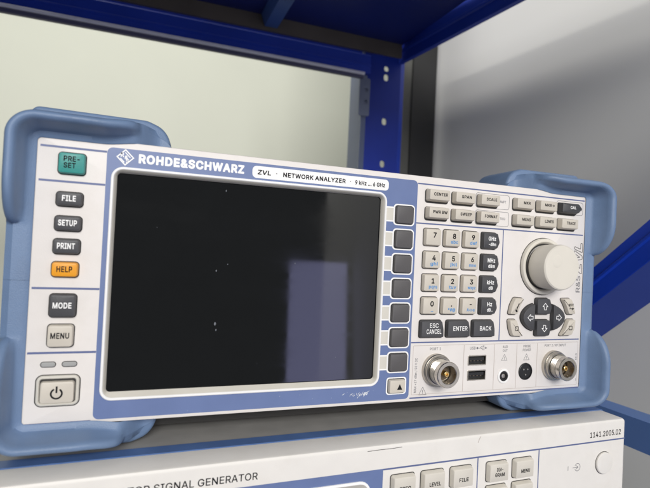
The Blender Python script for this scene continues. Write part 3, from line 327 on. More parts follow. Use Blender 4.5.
31 245 93 -15 109 -16 133 -14 160 -5 182 9 196 27 206 45 209 72 207 93 196 117 178 138 160 149 139 156 198 225 199 255 196 262 190 266 34 267 27 264 23 258 22 225 24 219 28 215 34 213 109 213 112 213 114 210 67 156 65 150 65 123 67 117 76 111 115 109 130 105 142 97 151 81 152 72 151 63 147 54 142 48 130 41 109 38 97 39 79 46 70 57 66 72 58 79 19 79 11 72 9 63 14 42 25 20 40 5 58 -6 82 -13
41 245 135 -12 140 -13 170 -13 179 -10 184 -3 185 39 212 41 218 45 220 51 220 81 216 90 209 94 188 94 185 94 184 96 184 159 182 165 175 171 140 172 134 170 130 165 128 159 128 96 125 94 80 94 77 96 167 249 168 255 166 261 161 265 155 267 122 267 116 265 112 261 10 87 7 78 8 48 11 43 17 40 127 39 128 -3 131 -9
51 245 95 -15 111 -16 135 -14 161 -3 183 15 195 32 205 54 208 81 207 102 201 120 194 135 180 153 165 165 150 173 135 177 114 180 99 179 84 174 83 177 87 213 183 213 192 216 196 225 196 255 192 263 186 267 48 267 40 264 36 258 21 126 24 117 33 113 66 110 90 122 108 125 120 124 129 120 140 111 145 105 149 93 151 78 149 69 145 57 132 44 120 39 102 39 87 45 78 54 72 72 63 78 27 78 21 75 18 71 17 63 21 42 31 21 45 6 63 -5 84 -13
61 245 97 -15 113 -16 137 -14 161 -4 179 10 194 27 205 54 207 78 205 102 194 129 182 145 164 158 143 167 122 170 119 171 173 249 173 258 170 263 164 267 125 267 116 263 41 150 28 123 21 102 19 81 21 57 31 30 44 12 62 -3 86 -13;101 39 92 44 80 57 77 66 75 78 77 90 82 102 86 109 94 114 107 119 122 119 131 115 137 111 146 99 151 81 149 66 143 54 131 42 113 37
71 245 42 -12 46 -13 82 -13 88 -11 94 -6 207 219 208 255 206 261 202 265 193 267 31 267 25 266 20 261 18 255 18 225 20 219 25 214 31 213 136 213 139 213 140 210 37 6 35 -3 38 -9
81 245 96 -15 113 -16 137 -14 164 -5 183 6 198 21 211 45 213 66 212 84 206 102 197 117 180 135 191 147 201 168 204 189 200 213 192 231 177 249 158 261 134 269 113 271 89 269 68 261 50 250 34 231 26 213 22 192 26 165 35 147 46 135 29 117 21 102 16 87 13 66 17 42 26 24 43 6 62 -6 86 -14;98 39 89 42 80 48 74 54 72 60 72 78 80 92 99 102 113 105 125 103 143 95 150 87 154 78 154 60 149 53 137 42 128 39 113 38;101 159 89 166 83 172 79 189 83 203 89 209 101 216 113 217 131 214 142 204 146 195 147 186 142 171 131 162 125 160 113 158
91 245 59 -12 65 -13 101 -13 110 -9 168 75 185 104 198 129 204 150 207 171 205 198 196 222 180 243 164 256 137 268 110 271 86 267 65 259 44 242 31 225 21 201 19 177 21 153 30 126 44 109 62 96 83 88 105 84 106 81 54 6 52 -3 55 -9;110 135 101 136 86 147 77 162 76 177 77 189 81 198 86 206 92 211 101 215 113 217 125 215 140 206 148 189 151 174 149 162 145 153 140 147 125 137
&1 242 81 -15 98 -16 119 -15 140 -9 161 2 164 1 173 -10 179 -13 221 -13 229 -9 232 0 230 6 201 42 200 45 210 66 215 87 217 111 214 120 209 124 203 125 173 125 168 123 164 120 161 115 160 96 158 94 129 129 156 153 170 177 174 189 175 204 173 219 166 234 155 249 140 260 122 267 101 270 80 268 62 261 47 251 33 234 27 216 25 198 26 183 33 165 48 141 47 138 23 116 13 102 6 84 4 69 7 45 14 27 29 8 50 -6 71 -13;95 36 86 38 71 45 66 51 62 60 61 66 65 78 72 87 83 97 127 45 110 38;92 175 82 192 82 204 89 215 101 217 110 215 113 213 117 207 118 201 116 195 107 184 95 175
-1 245 51 82 57 81 171 81 177 85 181 91 180 127 174 133 168 135 57 135 51 134 45 128 44 121 44 91 47 85
+1 245 93 5 97 4 127 4 133 5 138 8 141 17 141 71 142 73 196 73 205 77 208 83 208 113 206 119 202 124 196 126 142 126 141 128 141 185 137 191 130 195 97 195 91 192 88 188 86 182 85 127 28 126 22 122 18 116 18 83 21 77 25 74 31 73 82 73 86 71 86 14 89 8
/1 143 1 -50 7 -51 37 -51 43 -49 48 -44 129 262 129 271 121 278 88 279 82 277 77 271 -6 -35 -5 -44
.1 112 36 -14 49 -15 61 -13 73 -5 81 7 84 19 81 34 73 46 61 54 49 56 34 54 22 46 14 34 12 19 14 7 22 -6
,1 112 13 -72 19 -73 43 -73 49 -71 54 -66 81 33 79 42 73 48 31 49 23 42 6 -60 7 -66
!1 116 37 -14 50 -15 62 -13 74 -5 82 7 85 19 82 34 74 46 62 54 50 56 35 54 24 46 16 34 13 19 16 7 23 -5;31 67 65 67 73 70 76 76 79 253 76 262 68 267 29 267 23 264 19 256 21 79 23 73
*1 245 95 99 99 98 126 98 135 102 138 108 137 138 138 140 165 124 174 124 180 129 194 156 193 162 189 168 162 183 189 198 193 204 193 213 180 235 174 241 165 241 138 225 137 228 137 258 133 264 126 267 99 267 90 261 88 255 89 228 87 225 63 240 57 242 51 240 45 235 32 210 33 204 36 198 64 183 37 168 33 162 33 153 45 130 51 124 60 123 87 140 89 135 88 108 91 102
#1 238 26 -12 32 -13 56 -13 65 -10 70 -3 80 57 113 57 117 54 108 0 109 -6 113 -10 119 -13 152 -12 157 -9 160 -3 170 57 197 57 203 59 207 63 213 99 209 105 203 109 179 109 178 111 183 141 185 145 212 145 219 147 223 153 228 183 227 189 221 195 215 197 194 197 192 198 201 252 200 258 194 265 188 267 164 267 155 264 150 255 140 198 107 197 103 198 112 252 110 260 107 264 101 267 68 266 61 258 50 198 20 196 12 189 7 159 8 153 11 148 17 145 42 144 37 111 35 109 32 109 8 109 0 105 -4 99 -8 69 -6 63 -1 58 26 57 28 54 19 0 20 -6;89 110 95 144 132 144 125 110
@1 356 161 -80 176 -81 191 -80 221 -76 245 -70 262 -62 265 -56 265 -50 256 -23 248 -16 242 -16 206 -27 191 -29 179 -30 149 -27 128 -22 107 -11 91 1 80 15 69 37 64 61 62 88 64 115 71 142 79 160 92 178 107 190 125 199 146 206 173 208 200 206 221 199 237 190 251 178 263 162 271 145 276 127 278 106 277 85 272 55 266 46 254 44 251 49 250 55 250 166 249 172 245 177 239 180 209 180 200 176 182 183 161 185 143 182 125 174 104 158 91 136 84 115 81 91 83 67 90 43 102 22 118 7 137 -3 161 -7 182 -5 200 4 209 10 224 0 233 -4 245 -7 260 -8 281 -4 296 3 311 19 319 34 329 70 331 109 328 136 320 163 308 190 290 213 267 232 240 247 209 256 173 259 137 256 104 247 77 233 53 214 32 188 19 160 10 124 7 91 10 52 19 19 32 -11 51 -35 78 -56 107 -69 140 -78;161 46 149 50 141 58 137 67 135 79 135 103 139 115 149 128 164 133 176 132 185 128 194 118 197 106 197 76 193 61 185 51 176 47
<1 245 188 -4 195 -5 200 -4 204 0 207 5 207 41 204 48 198 52 102 98 104 101 204 149 207 158 207 194 204 200 195 205 186 203 27 122 22 116 20 110 20 86 23 80 27 77
>1 245 26 -4 32 -5 38 -3 200 78 206 86 206 110 204 116 197 122 38 203 32 205 26 203 20 198 19 191 19 158 22 149 122 101 124 98 23 50 19 41 19 8 20 2
_1 177 -6 -40 0 -41 162 -41 168 -37 172 -31 172 2 168 9 159 13 -3 13 -10 8 -13 -1 -13 -31 -10 -37
→1 350 181 -12 190 -13 196 -9 307 102 311 111 307 120 197 231 187 236 178 233 157 212 154 204 155 198 192 159 215 138 43 138 34 135 31 129 30 123 31 93 34 87 40 84 211 83 212 81 193 65 155 24 154 18 156 12
·1 116 41 86 50 85 59 87 71 94 82 107 85 119 82 134 74 146 62 154 50 157 35 154 24 146 16 134 13 122 16 107 22 98 32 89
µ1 221 20 -83 26 -84 59 -84 65 -81 68 -77 70 -71 70 -11 71 -8 92 -15 104 -16 113 -15 134 -8 149 4 173 -10 203 -13 213 -8 215 1 214 31 208 37 194 39 192 43 192 190 190 196 185 201 179 203 146 203 140 200 137 196 135 190 134 61 130 52 125 45 119 41 104 37 86 41 80 45 74 52 71 61 70 190 68 196 62 202 56 203 23 203 15 196 13 190 13 -71 14 -77
Ω1 286 15 -12 20 -13 113 -13 119 -11 124 -6 125 0 125 54 119 62 95 73 80 87 69 111 66 141 68 162 75 180 85 195 98 206 113 212 134 215 152 212 167 207 183 195 193 180 200 162 202 141 198 111 188 88 173 73 149 62 143 54 143 0 144 -6 149 -11 155 -13 248 -13 257 -8 260 0 260 27 257 36 248 41 221 41 217 42 228 51 242 68 252 90 259 117 261 138 259 165 251 192 240 213 224 234 206 250 185 261 161 269 134 271 107 269 83 261 60 249 41 232 27 213 16 192 9 165 7 138 9 114 15 90 25 69 40 51 51 42 47 41 20 41 11 36 8 30 8 0 9 -6
A2 272 -2 -21 5 -23 44 -23 56 -19 64 -9 83 47 86 48 155 48 178 -12 183 -18 191 -22 236 -22 245 -18 251 -11 254 0 252 9 160 261 155 269 149 274 140 277 98 277 89 273 80 264 -14 6 -15 -3 -13 -9 -10 -15;110 123 119 151 129 123 125 122
C2 287 114 -24 134 -26 155 -25 176 -20 200 -10 215 1 230 15 242 31 254 54 259 78 256 90 252 96 245 101 236 103 197 102 191 99 185 93 175 69 164 58 152 52 134 49 119 51 104 58 92 69 84 81 77 102 75 126 77 153 83 171 92 186 107 198 119 203 134 205 143 204 158 199 165 195 176 183 186 159 191 155 200 151 242 152 251 157 258 168 259 177 252 204 245 219 233 237 217 252 197 265 176 274 155 279 134 281 98 277 92 274 62 261 35 239 13 204 1 168 -3 129 3 81 14 48 33 18 65 -9 95 -21
D2 283 20 -21 30 -23 108 -23 153 -18 183 -6 190 -3 216 18 237 48 250 87 254 126 250 168 238 204 219 233 213 240 188 258 153 273 114 277 27 277 18 273 9 264 7 252 7 0 10 -12;87 52 85 54 85 201 87 203 108 203 132 200 150 192 159 185 168 171 174 150 177 129 174 102 168 84 161 72 147 60 129 54
E2 241 20 -21 30 -23 189 -23 201 -19 208 -12 211 -3 211 33 207 42 198 50 189 52 87 52 85 54 86 90 180 91 192 96 198 103 201 111 201 147 197 156 189 163 180 166 87 166 85 168 85 198 85 201 87 203 186 203 195 205 201 209 207 216 209 222 209 255 206 264 198 273 186 277 30 277 18 274 9 264 7 252 7 0 10 -12
H2 290 20 -21 30 -23 66 -23 75 -19 82 -12 85 -3 85 90 87 93 171 93 173 90 173 -3 177 -13 186 -21 195 -23 231 -23 240 -19 246 -14 249 -8 251 0 251 255 248 264 240 273 228 277 192 277 183 273 177 267 173 255 173 171 171 167 87 167 85 168 85 171 85 255 81 267 72 275 60 277 24 276 18 273 11 267 7 255 7 0 10 -12
O2 299 113 -24 134 -26 170 -21 203 -8 231 15 254 51 265 84 270 126 264 174 252 207 233 237 200 263 170 276 134 281 98 277 92 274 62 261 35 239 13 204 1 168 -3 129 3 81 14 48 33 18 65 -9 95 -21;119 51 104 58 94 66 84 81 77 102 75 126 77 150 85 174 92 186 103 195 119 203 134 205 146 203 164 195 174 186 183 171 189 153 192 129 189 102 183 81 173 67 162 57 146 51 134 49
R2 256 20 -21 30 -23 66 -23 75 -19 81 -12 85 -3 85 72 87 76 108 76 111 73 157 -12 165 -20 174 -23 216 -23 225 -20 234 -12 237 -3 235 9 189 93 189 96 201 105 214 123 224 147 228 174 225 201 213 231 198 249 177 265 147 275 117 277 30 277 18 274 9 264 7 252 7 0 10 -12;87 151 85 153 85 198 85 201 87 203 129 201 138 199 145 192 149 183 150 174 147 162 141 156 129 152
S2 255 82 -25 112 -27 142 -25 172 -16 195 -1 211 17 223 44 227 68 225 89 217 110 205 126 190 139 166 153 97 174 87 179 82 183 81 188 82 194 88 200 100 205 112 206 127 205 136 200 142 194 151 174 157 169 163 167 205 167 213 170 219 176 223 188 220 212 208 236 190 255 172 267 142 278 115 281 88 279 58 269 37 257 20 239 6 209 3 185 7 158 11 149 27 128 55 109 130 84 144 77 149 71 148 62 136 53 124 49 109 48 91 51 85 54 78 62 70 82 64 87 58 90 16 91 7 88 0 80 -4 68 0 44 13 17 34 -5 55 -16
W2 375 68 -21 77 -23 116 -23 125 -21 133 -15 137 -6 170 115 173 113 206 -6 210 -15 218 -21 227 -23 269 -23 281 -16 287 -6 358 249 357 261 351 270 344 275 338 277 302 277 290 274 283 267 279 258 248 140 245 134 212 261 206 270 200 275 191 277 149 277 140 273 134 267 130 258 98 137 95 138 64 258 59 268 50 275 41 277 5 277 -1 275 -8 270 -15 258 -14 246 56 -6 60 -15
Z2 251 11 -21 20 -23 200 -23 210 -21 218 -14 223 -3 223 30 220 39 212 48 200 52 110 52 107 52 105 54 218 220 221 228 221 258 217 267 210 273 197 277 20 277 8 274 1 267 -3 255 -3 222 1 213 8 206 20 203 110 203 115 201 1 33 -2 24 -1 -6 3 -15
&2 256 71 -24 98 -26 119 -25 143 -19 158 -11 161 -11 167 -18 176 -22 221 -23 230 -20 236 -15 242 -3 241 6 238 12 212 45 220 66 225 87 227 114 222 126 212 133 203 135 167 134 158 129 152 120 149 121 145 126 144 129 164 148 179 171 184 186 185 198 183 219 174 240 161 257 143 270 122 278 101 280 80 278 56 269 40 258 27 243 17 219 15 198 16 180 23 162 35 141 12 117 4 105 -2 90 -6 66 -2 42 8 18 23 0 44 -14;86 48 76 54 73 60 71 66 75 75 83 83 110 51 108 48 104 47 95 46;95 189 91 198 93 204 101 207 107 204 108 201 105 195 98 190
"""
GL = {}
for ln in GLYPHS.strip('\n').split('\n'):
    k_ = ln[:2]; adv, rest = ln[3:].split(' ', 1)
    lps = []
    for lp in rest.split(';'):
        n_ = [int(q) for q in lp.split()]; lps.append(list(zip(n_[::2], n_[1::2])))
    GL[k_] = (int(adv), lps)
_tm = {}
def _area(q): return sum(q[k - 1][0] * q[k][1] - q[k][0] * q[k - 1][1] for k in range(len(q))) / 2
def _inside(p, q):
    c = False
    for k in range(len(q)):
        (x1, y1), (x2, y2) = q[k - 1], q[k]
        if (y1 > p[1]) != (y2 > p[1]) and p[0] < (x2 - x1) * (p[1] - y1) / (y2 - y1) + x1: c = not c
    return c
def text_mesh(s, bold=0.0):
    """filled outline text, capital height 1, in a regular or a bold weight"""
    wt = '2' if bold > .1 else '1' if bold > .031 else '0'
    if (s, wt) in _tm: return _tm[(s, wt)]
    vs = []; fs = []; x = 0
    for ch in s:
        if ch == ' ': x += 94; continue
        adv, lps = GL[ch + wt]
        sg = 1 if _area(max(lps, key=lambda q: abs(_area(q)))) > 0 else -1
        groups = [[q] for q in sorted([q for q in lps if _area(q) * sg > 0], key=lambda q: abs(_area(q)))]
        for h in lps:
            if _area(h) * sg > 0: continue
            for gq in groups:
                if _inside(h[0], gq[0]): gq.append(h); break
        for gq in groups:
            polys = [[Vector((a + x, b, 0)) for a, b in q] for q in gq]
            flat = [p for q in polys for p in q]; o = len(vs)
            for t in tessellate_polygon(polys):
                a, b, c = (flat[k] for k in t)
                cr = (b - a).cross(c - a).z
                if abs(cr) < 1e-6: continue
                fs.append([o + k for k in (t if cr > 0 else t[::-1])])
            vs += [p / 254 for p in flat]
        x += adv
    _tm[(s, wt)] = (vs, fs)
    return vs, fs
def lettering(mb, s, x, z, y, cap, width=None, align='c', bold=0.02, shear=0.0, rot=0, mi=0, squash=1.0, space=1.0):
    """x,z: baseline anchor; cap: capital height in mm; width: forced width"""
    vs, fs = text_mesh(s, bold)
    if not vs: return
    k = cap
    x0 = min(v.x for v in vs); x1 = max(v.x for v in vs)
    kx = (width / (x1 - x0)) if width else k * squash
    W = (x1 - x0) * kx
    ox = {'l': 0, 'c': -W / 2, 'r': -W}[align]
    ca, sa = math.cos(math.radians(rot)), math.sin(math.radians(rot))
    out = []
    for v in vs:
        a = (v.x - x0) * kx + ox + v.y * k * shear; b = v.y * k
        out.append((x + a * ca - b * sa, y, z + a * sa + b * ca))
    mb.add(out, fs, mi)
def stroke(mb, pts, w, y, mi=0, closed=False):
    """thin printed line along a polyline"""
    n = len(pts)
    for i in range(n if closed else n - 1):
        a, b = Vector(pts[i]), Vector(pts[(i + 1) % n]); d = (b - a)
        if d.length < 1e-6: continue
        d.normalize(); p = Vector((-d.y, d.x)) * w / 2; a = a - d * w * .3; b = b + d * w * .3
        yy = y - 0.002 * (i % 3)
        mb.add([(a.x - p.x, yy, a.y - p.y), (b.x - p.x, yy, b.y - p.y), (b.x + p.x, yy, b.y + p.y), (a.x + p.x, yy, a.y + p.y)], [[0, 1, 2, 3]], mi)

def thing(name, label, cat, loc, rotz=0):
    o = bpy.data.objects.new(name, None); C.objects.link(o); o.location = [c * MM for c in loc]
    o.rotation_euler = (0, 0, rotz); o['label'] = label; o['category'] = cat; o.empty_display_size = 0.02
    return o

# =================================================================== NETWORK ANALYZER
NB = Vector((185, 150, -17))
NA = thing('network_analyzer', 'white network analyzer with a dark screen and blue bumpers, stacked on top of another instrument', 'network analyzer', NB)
W, H = 370.0, 149.5
OUT = rr(35.7, 11.8, 199.2, 135.9, 6.0, 8)          # display bezel outline

# ---- front panel
mb = MB()
edge = rr(0, 0, W, H, 1.6, 4)
USB = [rr(267.4, z0, 282.8, z1, .5, 2) for z0, z1 in ((22.1, 29.2), (11.7, 18.9))]
holed(mb, inset(edge, 0.8), [inset(OUT, 0.2)] + [inset(u_, .1) for u_ in USB], 0)
mb.loft([at(edge, 14), at(edge, 0.8), at(inset(edge, 0.25), 0.25), at(inset(edge, 0.8), 0)], 0, False, False)
mb.ring(inset(OUT, 0.2), inset(OUT, 0.2), 0, 0, 4)
panel = mb.build('front_panel', M['panel'], NA, NB)

# ---- blue print
mb = MB()
bl = rr(33.0, 2.0, 221.8, 146.0, 3.0, 6)
holed(mb, bl, [inset(OUT, -0.1)], -0.08)
mb.build('blue_print', M['bluep'], panel, NB)
# ---- rule lines
def rule(par, x0, z0, x1, z1, y=-0.06):
    mb = MB(); mb.add([(x0, y, z0), (x1, y, z0), (x1, y, z1), (x0, y, z1)], [[0, 1, 2, 3]])
    mb.build('rule_line', M['line'], par, NB if par is panel else None, smooth=False)
for z, a, b in ((143.3, 1.9, 32.9), (125.7, 1.9, 32.9), (70.6, 1.6, 32.9), (37.6, 1.3, 32.9), (1.4, 1.5, 32.0)): rule(panel, a, z - .55, b, z + .55)
for z, a, b in ((144.3, 221.9, 368.6), (118.0, 221.9, 368.0), (38.8, 222.0, 367.9), (2.2, 222.6, 368.8)): rule(panel, a, z - .45, b, z + .45)
rule(panel, 292.7, 39.3, 293.5, 117.5)
M['faint'] = mat('faint_line', (0.50, 0.44, 0.40), 0.6, var=0.02)
def one(name, m, fn, par=None, base=True):
    mb = MB(); fn(mb); return mb.build(name, m, par or panel, NB if base else None, smooth=False)
def put(m, *a, par=None, base=True, **k): return one('lettering', m, lambda mb: lettering(mb, *a, **k), par, base)
# fine frames round the double-function keys and the ports
for (x0, z0, x1, z1) in ((268.3, 132.0, 297.3, 142.4), (268.3, 120.0, 297.3, 130.4), (341.0, 132.8, 367.0, 142.7)):
    p = rr(x0, z0, x1, z1, 1.8, 4); one('frame_line', M['greyink'], lambda mb: mb.ring(p, inset(p, 0.3), -0.05))
for x in (264.0, 289.7, 309.4, 328.1): one('frame_line', M['faint'], lambda mb: mb.add([(x - .2, -.05, 4.6), (x + .2, -.05, 4.6), (x + .2, -.05, 36.4), (x - .2, -.05, 36.4)], [[0, 1, 2, 3]]))
p = rr(223.8, 4.2, 367.4, 36.8, 0.6, 2); one('frame_line', M['faint'], lambda mb: mb.ring(p, inset(p, 0.3), -0.055))

# ---- display
mb = MB()
G = rr(38.5, 15.6, 196.2, 133.0, 2.0, 8)
mb.loft([at(inset(OUT, -0.2), 0), at(inset(OUT, -0.2), -0.55), at(inset(OUT, 0.25), -0.9), at(inset(OUT, 0.9), -0.9), at(inset(OUT, 1.3), -0.5)], 0, False, False)
bez = MB(); bez.v, bez.f, bez.m = mb.v[:], mb.f[:], mb.m[:]
r1 = inset(OUT, 1.3)
bez.ring(r1, G, -0.5, 1, 2.2)
bez.loft([at(G, 2.2), at(G, 3.3)], 2, False, False)
g2 = inset(G, -0.2)
mb = MB(); mb.sheet(g2, 3.0)
disp = mb.build('display', M['glass'], NA, NB)
disp['label'] = 'dark switched-off screen with dust flecks'
bez.build('bezel', [M['white'], M['cream'], M['rubber']], disp, NB)
for x, z, s in ((140.5, 88, .8), (93.5, 82, 1.0), (99.8, 86, .6), (94.3, 51.5, 1.6), (95, 48, 1.0), (96.8, 128.5, 1.0), (170, 30, .4), (60, 105, .35), (160, 101, .35), (120, 28, .35)):
    pts = [(x + s * (.6 + .5 * random.random()) * math.cos(t * math.pi / 3.5) * .4, z + s * (.6 + .5 * random.random()) * math.sin(t * math.pi / 3.5) * .7) for t in range(7)]
    one('dust_fleck', M['dust'], lambda mb: mb.sheet(pts, 2.96), disp)

# ---- white key surrounds and tabs printed on the blue
mb = MB()
SOFT = [122.5 - 16.03 * i for i in range(7)]
for zc in SOFT:
    mb.add([(198.6, -0.13, zc - 4.9), (205.4, -0.13, zc - 4.9), (205.4, -0.13, zc + 4.9), (198.6, -0.13, zc + 4.9)], [[0, 1, 2, 3]], 0)
    mb.add([(199.0, -0.16, zc - 4.0), (205.0, -0.16, zc - 4.0), (205.0, -0.16, zc + 4.0), (199.0, -0.16, zc + 4.0)], [[0, 1, 2, 3]], 1)
    k = rr(204.5, zc - 7.0, 220.4, zc + 7.0, 2.6, 5); mb.ring(k, inset(k, 1.2), -0.19, 0)
k = rr(204.9, 5.4, 219.6, 16.6, 2.0, 5); mb.ring(k, inset(k, 1.1), -0.19, 0)
pill = rr(110.9, 137.3, 200.3, 144.4, 2.6, 6)
mb.sheet(pill, -0.12, 0)
mb.build('white_print', [M['white'], M['cream']], panel, NB, smooth=False)

# ---- brand line, logo and model strip
put(M['white'], 'ROHDE&SCHWARZ', 48.7, 139.25, -0.15, 4.25, 57.4, 'l', bold=0.2)
def logo(mb):
    cx, cz = 42.0, 141.35
    d = [(cx, cz - 4.5), (cx + 4.5, cz), (cx, cz + 4.5), (cx - 4.5, cz)]
    mb.ring(d, inset(d, 0.62), -0.15)
    lettering(mb, 'R', cx - 1.5, cz + 0.1, -0.15, 2.2, 1.7, 'c', bold=0.06)
    lettering(mb, '&', cx + 0.5, cz - .9, -0.16, 1.8, 1.8, 'c', bold=0.05)
    lettering(mb, 'S', cx + 1.1, cz - 2.9, -0.17, 2.1, 1.6, 'c', bold=0.06)
    stroke(mb, [(cx - .1, cz + 2.6), (cx + 2.4, cz + .1)], .5, -0.15); stroke(mb, [(cx - 2.4, cz - .7), (cx - .5, cz - 2.6)], .5, -0.15)
one('logo', M['white'], logo)
put(M['ink'], 'ZVL', 114.0, 139.6, -0.17, 2.5, 8.0, 'l', bold=0.05, shear=.12)
put(M['ink'], '·', 125.5, 139.7, -0.17, 2.6, None, 'c', bold=.03)
put(M['ink'], 'NETWORK ANALYZER', 129.5, 139.5, -0.17, 2.5, 40.5, 'l', bold=0.05)
put(M['ink'], '·', 173.3, 139.7, -0.17, 2.6, None, 'c', bold=.03)
put(M['ink'], '9 kHz ... 6 GHz', 176.5, 139.4, -0.17, 2.5, 21.0, 'l', bold=0.05)

# ---- keys
def key(poly, h, mats, top_in=0.75, name='key', parent=NA, base=NB, gap=True, label=None, fillet=0.55, dx=0.0, dz=0.0, gapw=.42, shade_dz=0.0):
    mb = MB()
    if gap: mb.ring([(a, b + shade_dz) for a, b in inset(poly, -gapw)], inset(poly, 0.05), -0.21, 1)
    sh = lambda p, k: [(a + dx * k, b + dz * k) for a, b in p]
    side = top_in - fillet * .6
    mb.loft([at(poly, 0.2), at(sh(inset(poly, side * .15), .1), -h * .25), at(sh(inset(poly, side), .85), -h + fillet), at(sh(inset(poly, side + fillet * .3), .95), -h + fillet * .3),
             at(sh(inset(poly, top_in + fillet * .35), 1), -h)], 0, False, True)
    o = mb.build(name, [mats, M['gap']], parent, base, sharp=40)
    if label: o['label'] = label
    return o
def legend(parent, items, mi, base=NB):
    mb = MB()
    for it in items: lettering(mb, *it[0], **it[1])
    return mb.build('legend', mi, parent, base, smooth=False)
def T(s, x, z, y, cap, w=None, **k): return ((s, x, z, y, cap, w), k)

# left column
LH = 3.2
for name, (x0, x1, z0, z1), m, tm, lines, lab in (
    ('PRE', (10.5, 23.2, 129.6, 140.6), 'teal', 'ink', (('PRE-', 136.0), ('SET', 132.6)), 'teal preset key'),
    ('FILE', (10.4, 22.8, 113.0, 120.3), 'dark', 'white', (('FILE', 115.8),), None),
    ('SETUP', (10.3, 22.8, 100.3, 107.9), 'dark', 'white', (('SETUP', 103.2),), None),
    ('PRINT', (10.2, 22.7, 88.4, 96.1), 'dark', 'white', (('PRINT', 91.4),), None),
    ('HELP', (10.1, 22.5, 76.6, 84.3), 'orange', 'ink', (('HELP', 79.5),), 'amber help key'),
    ('MODE', (10.0, 22.4, 56.0, 67.8), 'dark', 'white', (('MODE', 61.0),), None),
    ('MENU', (9.9, 22.0, 40.7, 52.2), 'key', 'ink', (('MENU', 45.6),), 'beige menu key')):
    k = key(rr(x0, z0, x1, z1, 1.7, 5), LH, M[m], 0.7, label=lab)
    wd = {'PRE-': 7.4, 'SET': 5.6, 'FILE': 6.4, 'SETUP': 8.6, 'PRINT': 8.2, 'HELP': 7.2, 'MODE': 8.6, 'MENU': 8.6}
    legend(k, [T(s, (x0 + x1) / 2 - (.8 if s == 'SET' else 0), z - (.2 if len(lines) == 1 else 0), -LH - .06, 2.75 if len(lines) == 1 else 2.5, wd[s], bold=.04) for s, z in lines], M[tm])
# power switch, lamps
mb = MB()
o_ = rr(6.0, 10.4, 26.0, 26.1, 3.0, 6); i_ = rr(8.0, 12.0, 23.7, 23.2, 1.6, 6)
mb.ring(inset(o_, -0.45), inset(o_, 0), -0.05, 1)
mb.loft([at(o_, 0), at(inset(o_, .3), -0.9), at(inset(o_, .9), -1.3), at(inset(o_, 1.3), -1.3), at(inset(o_, 1.75), -.6)], 0, False, False)
mb.ring(inset(o_, 1.7), inset(i_, -0.1), -0.3, 1, -.2)
sur = mb.build('switch_surround', [M['cream'], M['gap']], NA, NB)
pk = key(i_, 1.9, M['key'], 0.5, 'power_key', gap=False, label='cream standby switch')
mb = MB(); cx, cz = 15.7, 17.1
arc = [(cx + 2.5 * math.cos(math.radians(a)), cz + 2.5 * math.sin(math.radians(a))) for a in range(122, 419, 12)]
stroke(mb, arc, .85, -1.95); stroke(mb, [(cx, cz + .6), (cx, cz + 3.5)], .85, -1.98)
mb.build('legend', M['ink'], pk, NB, smooth=False)
for x in (7.6, 17.4):
    mb = MB(); p = rr(x, 30.4, x + 6.7, 32.9, 1.2, 5)
    mb.ring(inset(p, -.3), inset(p, 0), -.05, 1); mb.loft([at(p, 0.0), at(inset(p, .1), -.35), at(inset(p, .5), -.6)], 0)
    mb.build('indicator_lamp', [M['led'], M['gap']], NA, NB)
# soft keys
for zc in SOFT: key(rr(206.0, zc - 5.75, 219.0, zc + 5.75, 1.5, 5), 2.2, M['soft'], 0.55, 'soft_key')
uk = key(rr(206.2, 6.5, 218.2, 15.4, 1.2, 5), 2.4, M['key'], 0.7, 'soft_key', label='beige key with a black triangle')
mb = MB(); mb.sheet([(211.8, 8.9), (215.6, 8.9), (213.7, 12.6)], -2.46); mb.build('legend', M['ink'], uk, NB, smooth=False)
# function keys
FH = 4.6
for (x, row, s, w, dk) in ((228.2, 0, 'CENTER', 10.8, 0), (248.7, 0, 'SPAN', 8.0, 0), (269.4, 0, 'SCALE', 8.8, 0), (228.2, 1, 'PWR BW', 11.2, 0), (248.7, 1, 'SWEEP', 9.2, 0), (269.4, 1, 'FORMAT', 10.6, 0),
                      (300.3, 0, 'MKR', 6.0, 0), (321.2, 0, 'MKR→', 9.0, 0), (342.0, 0, 'CAL', 5.6, 1), (300.3, 1, 'MEAS', 7.6, 0), (321.2, 1, 'LINES', 8.2, 0), (342.0, 1, 'TRACE', 8.6, 0)):
    z0, z1 = ((133.1, 141.2), (121.3, 129.4))[row]
    w_ = 16.8
    if dk: poly = roundpoly([(x, z0), (x + 16.5, z0), (x + 20.5, (z0 + z1) / 2), (x + 16.5, z1), (x, z1)], 1.2)
    else: poly = rr(x, z0, x + w_, z1, 1.3, 5)
    k = key(poly, FH, M['dark' if dk else 'key'], 0.9, 'function_key', label='charcoal pointed key' if dk else None, dz=.2, gapw=.65, shade_dz=-.5)  # dark joint widened and lowered to paint in the shaded key undersides
    legend(k, [T(s, x + (8.9 if not dk else 10.6), z0 + 3.7, -FH - .06, 1.9, w, bold=.06)], M['white' if dk else 'ink'])
put(M['greyink'], 'AMPT', 291.6, 136.6, -.05, 1.7, 5.4); put(M['greyink'], 'TRIG', 291.8, 124.6, -.05, 1.7, 4.8)
put(M['greyink'], 'RUN', 364.8, 136.4, -.05, 1.3, 2.6)
for s, z in (('s', 111), ('m', 108), ('ms', 96), ('µ', 93), ('µs', 81), ('n', 78), ('ns', 66), ('p', 62)): put(M['greyink'], s, 288.9, z, -.05, 1.4, 1.5 if len(s) == 2 else None)
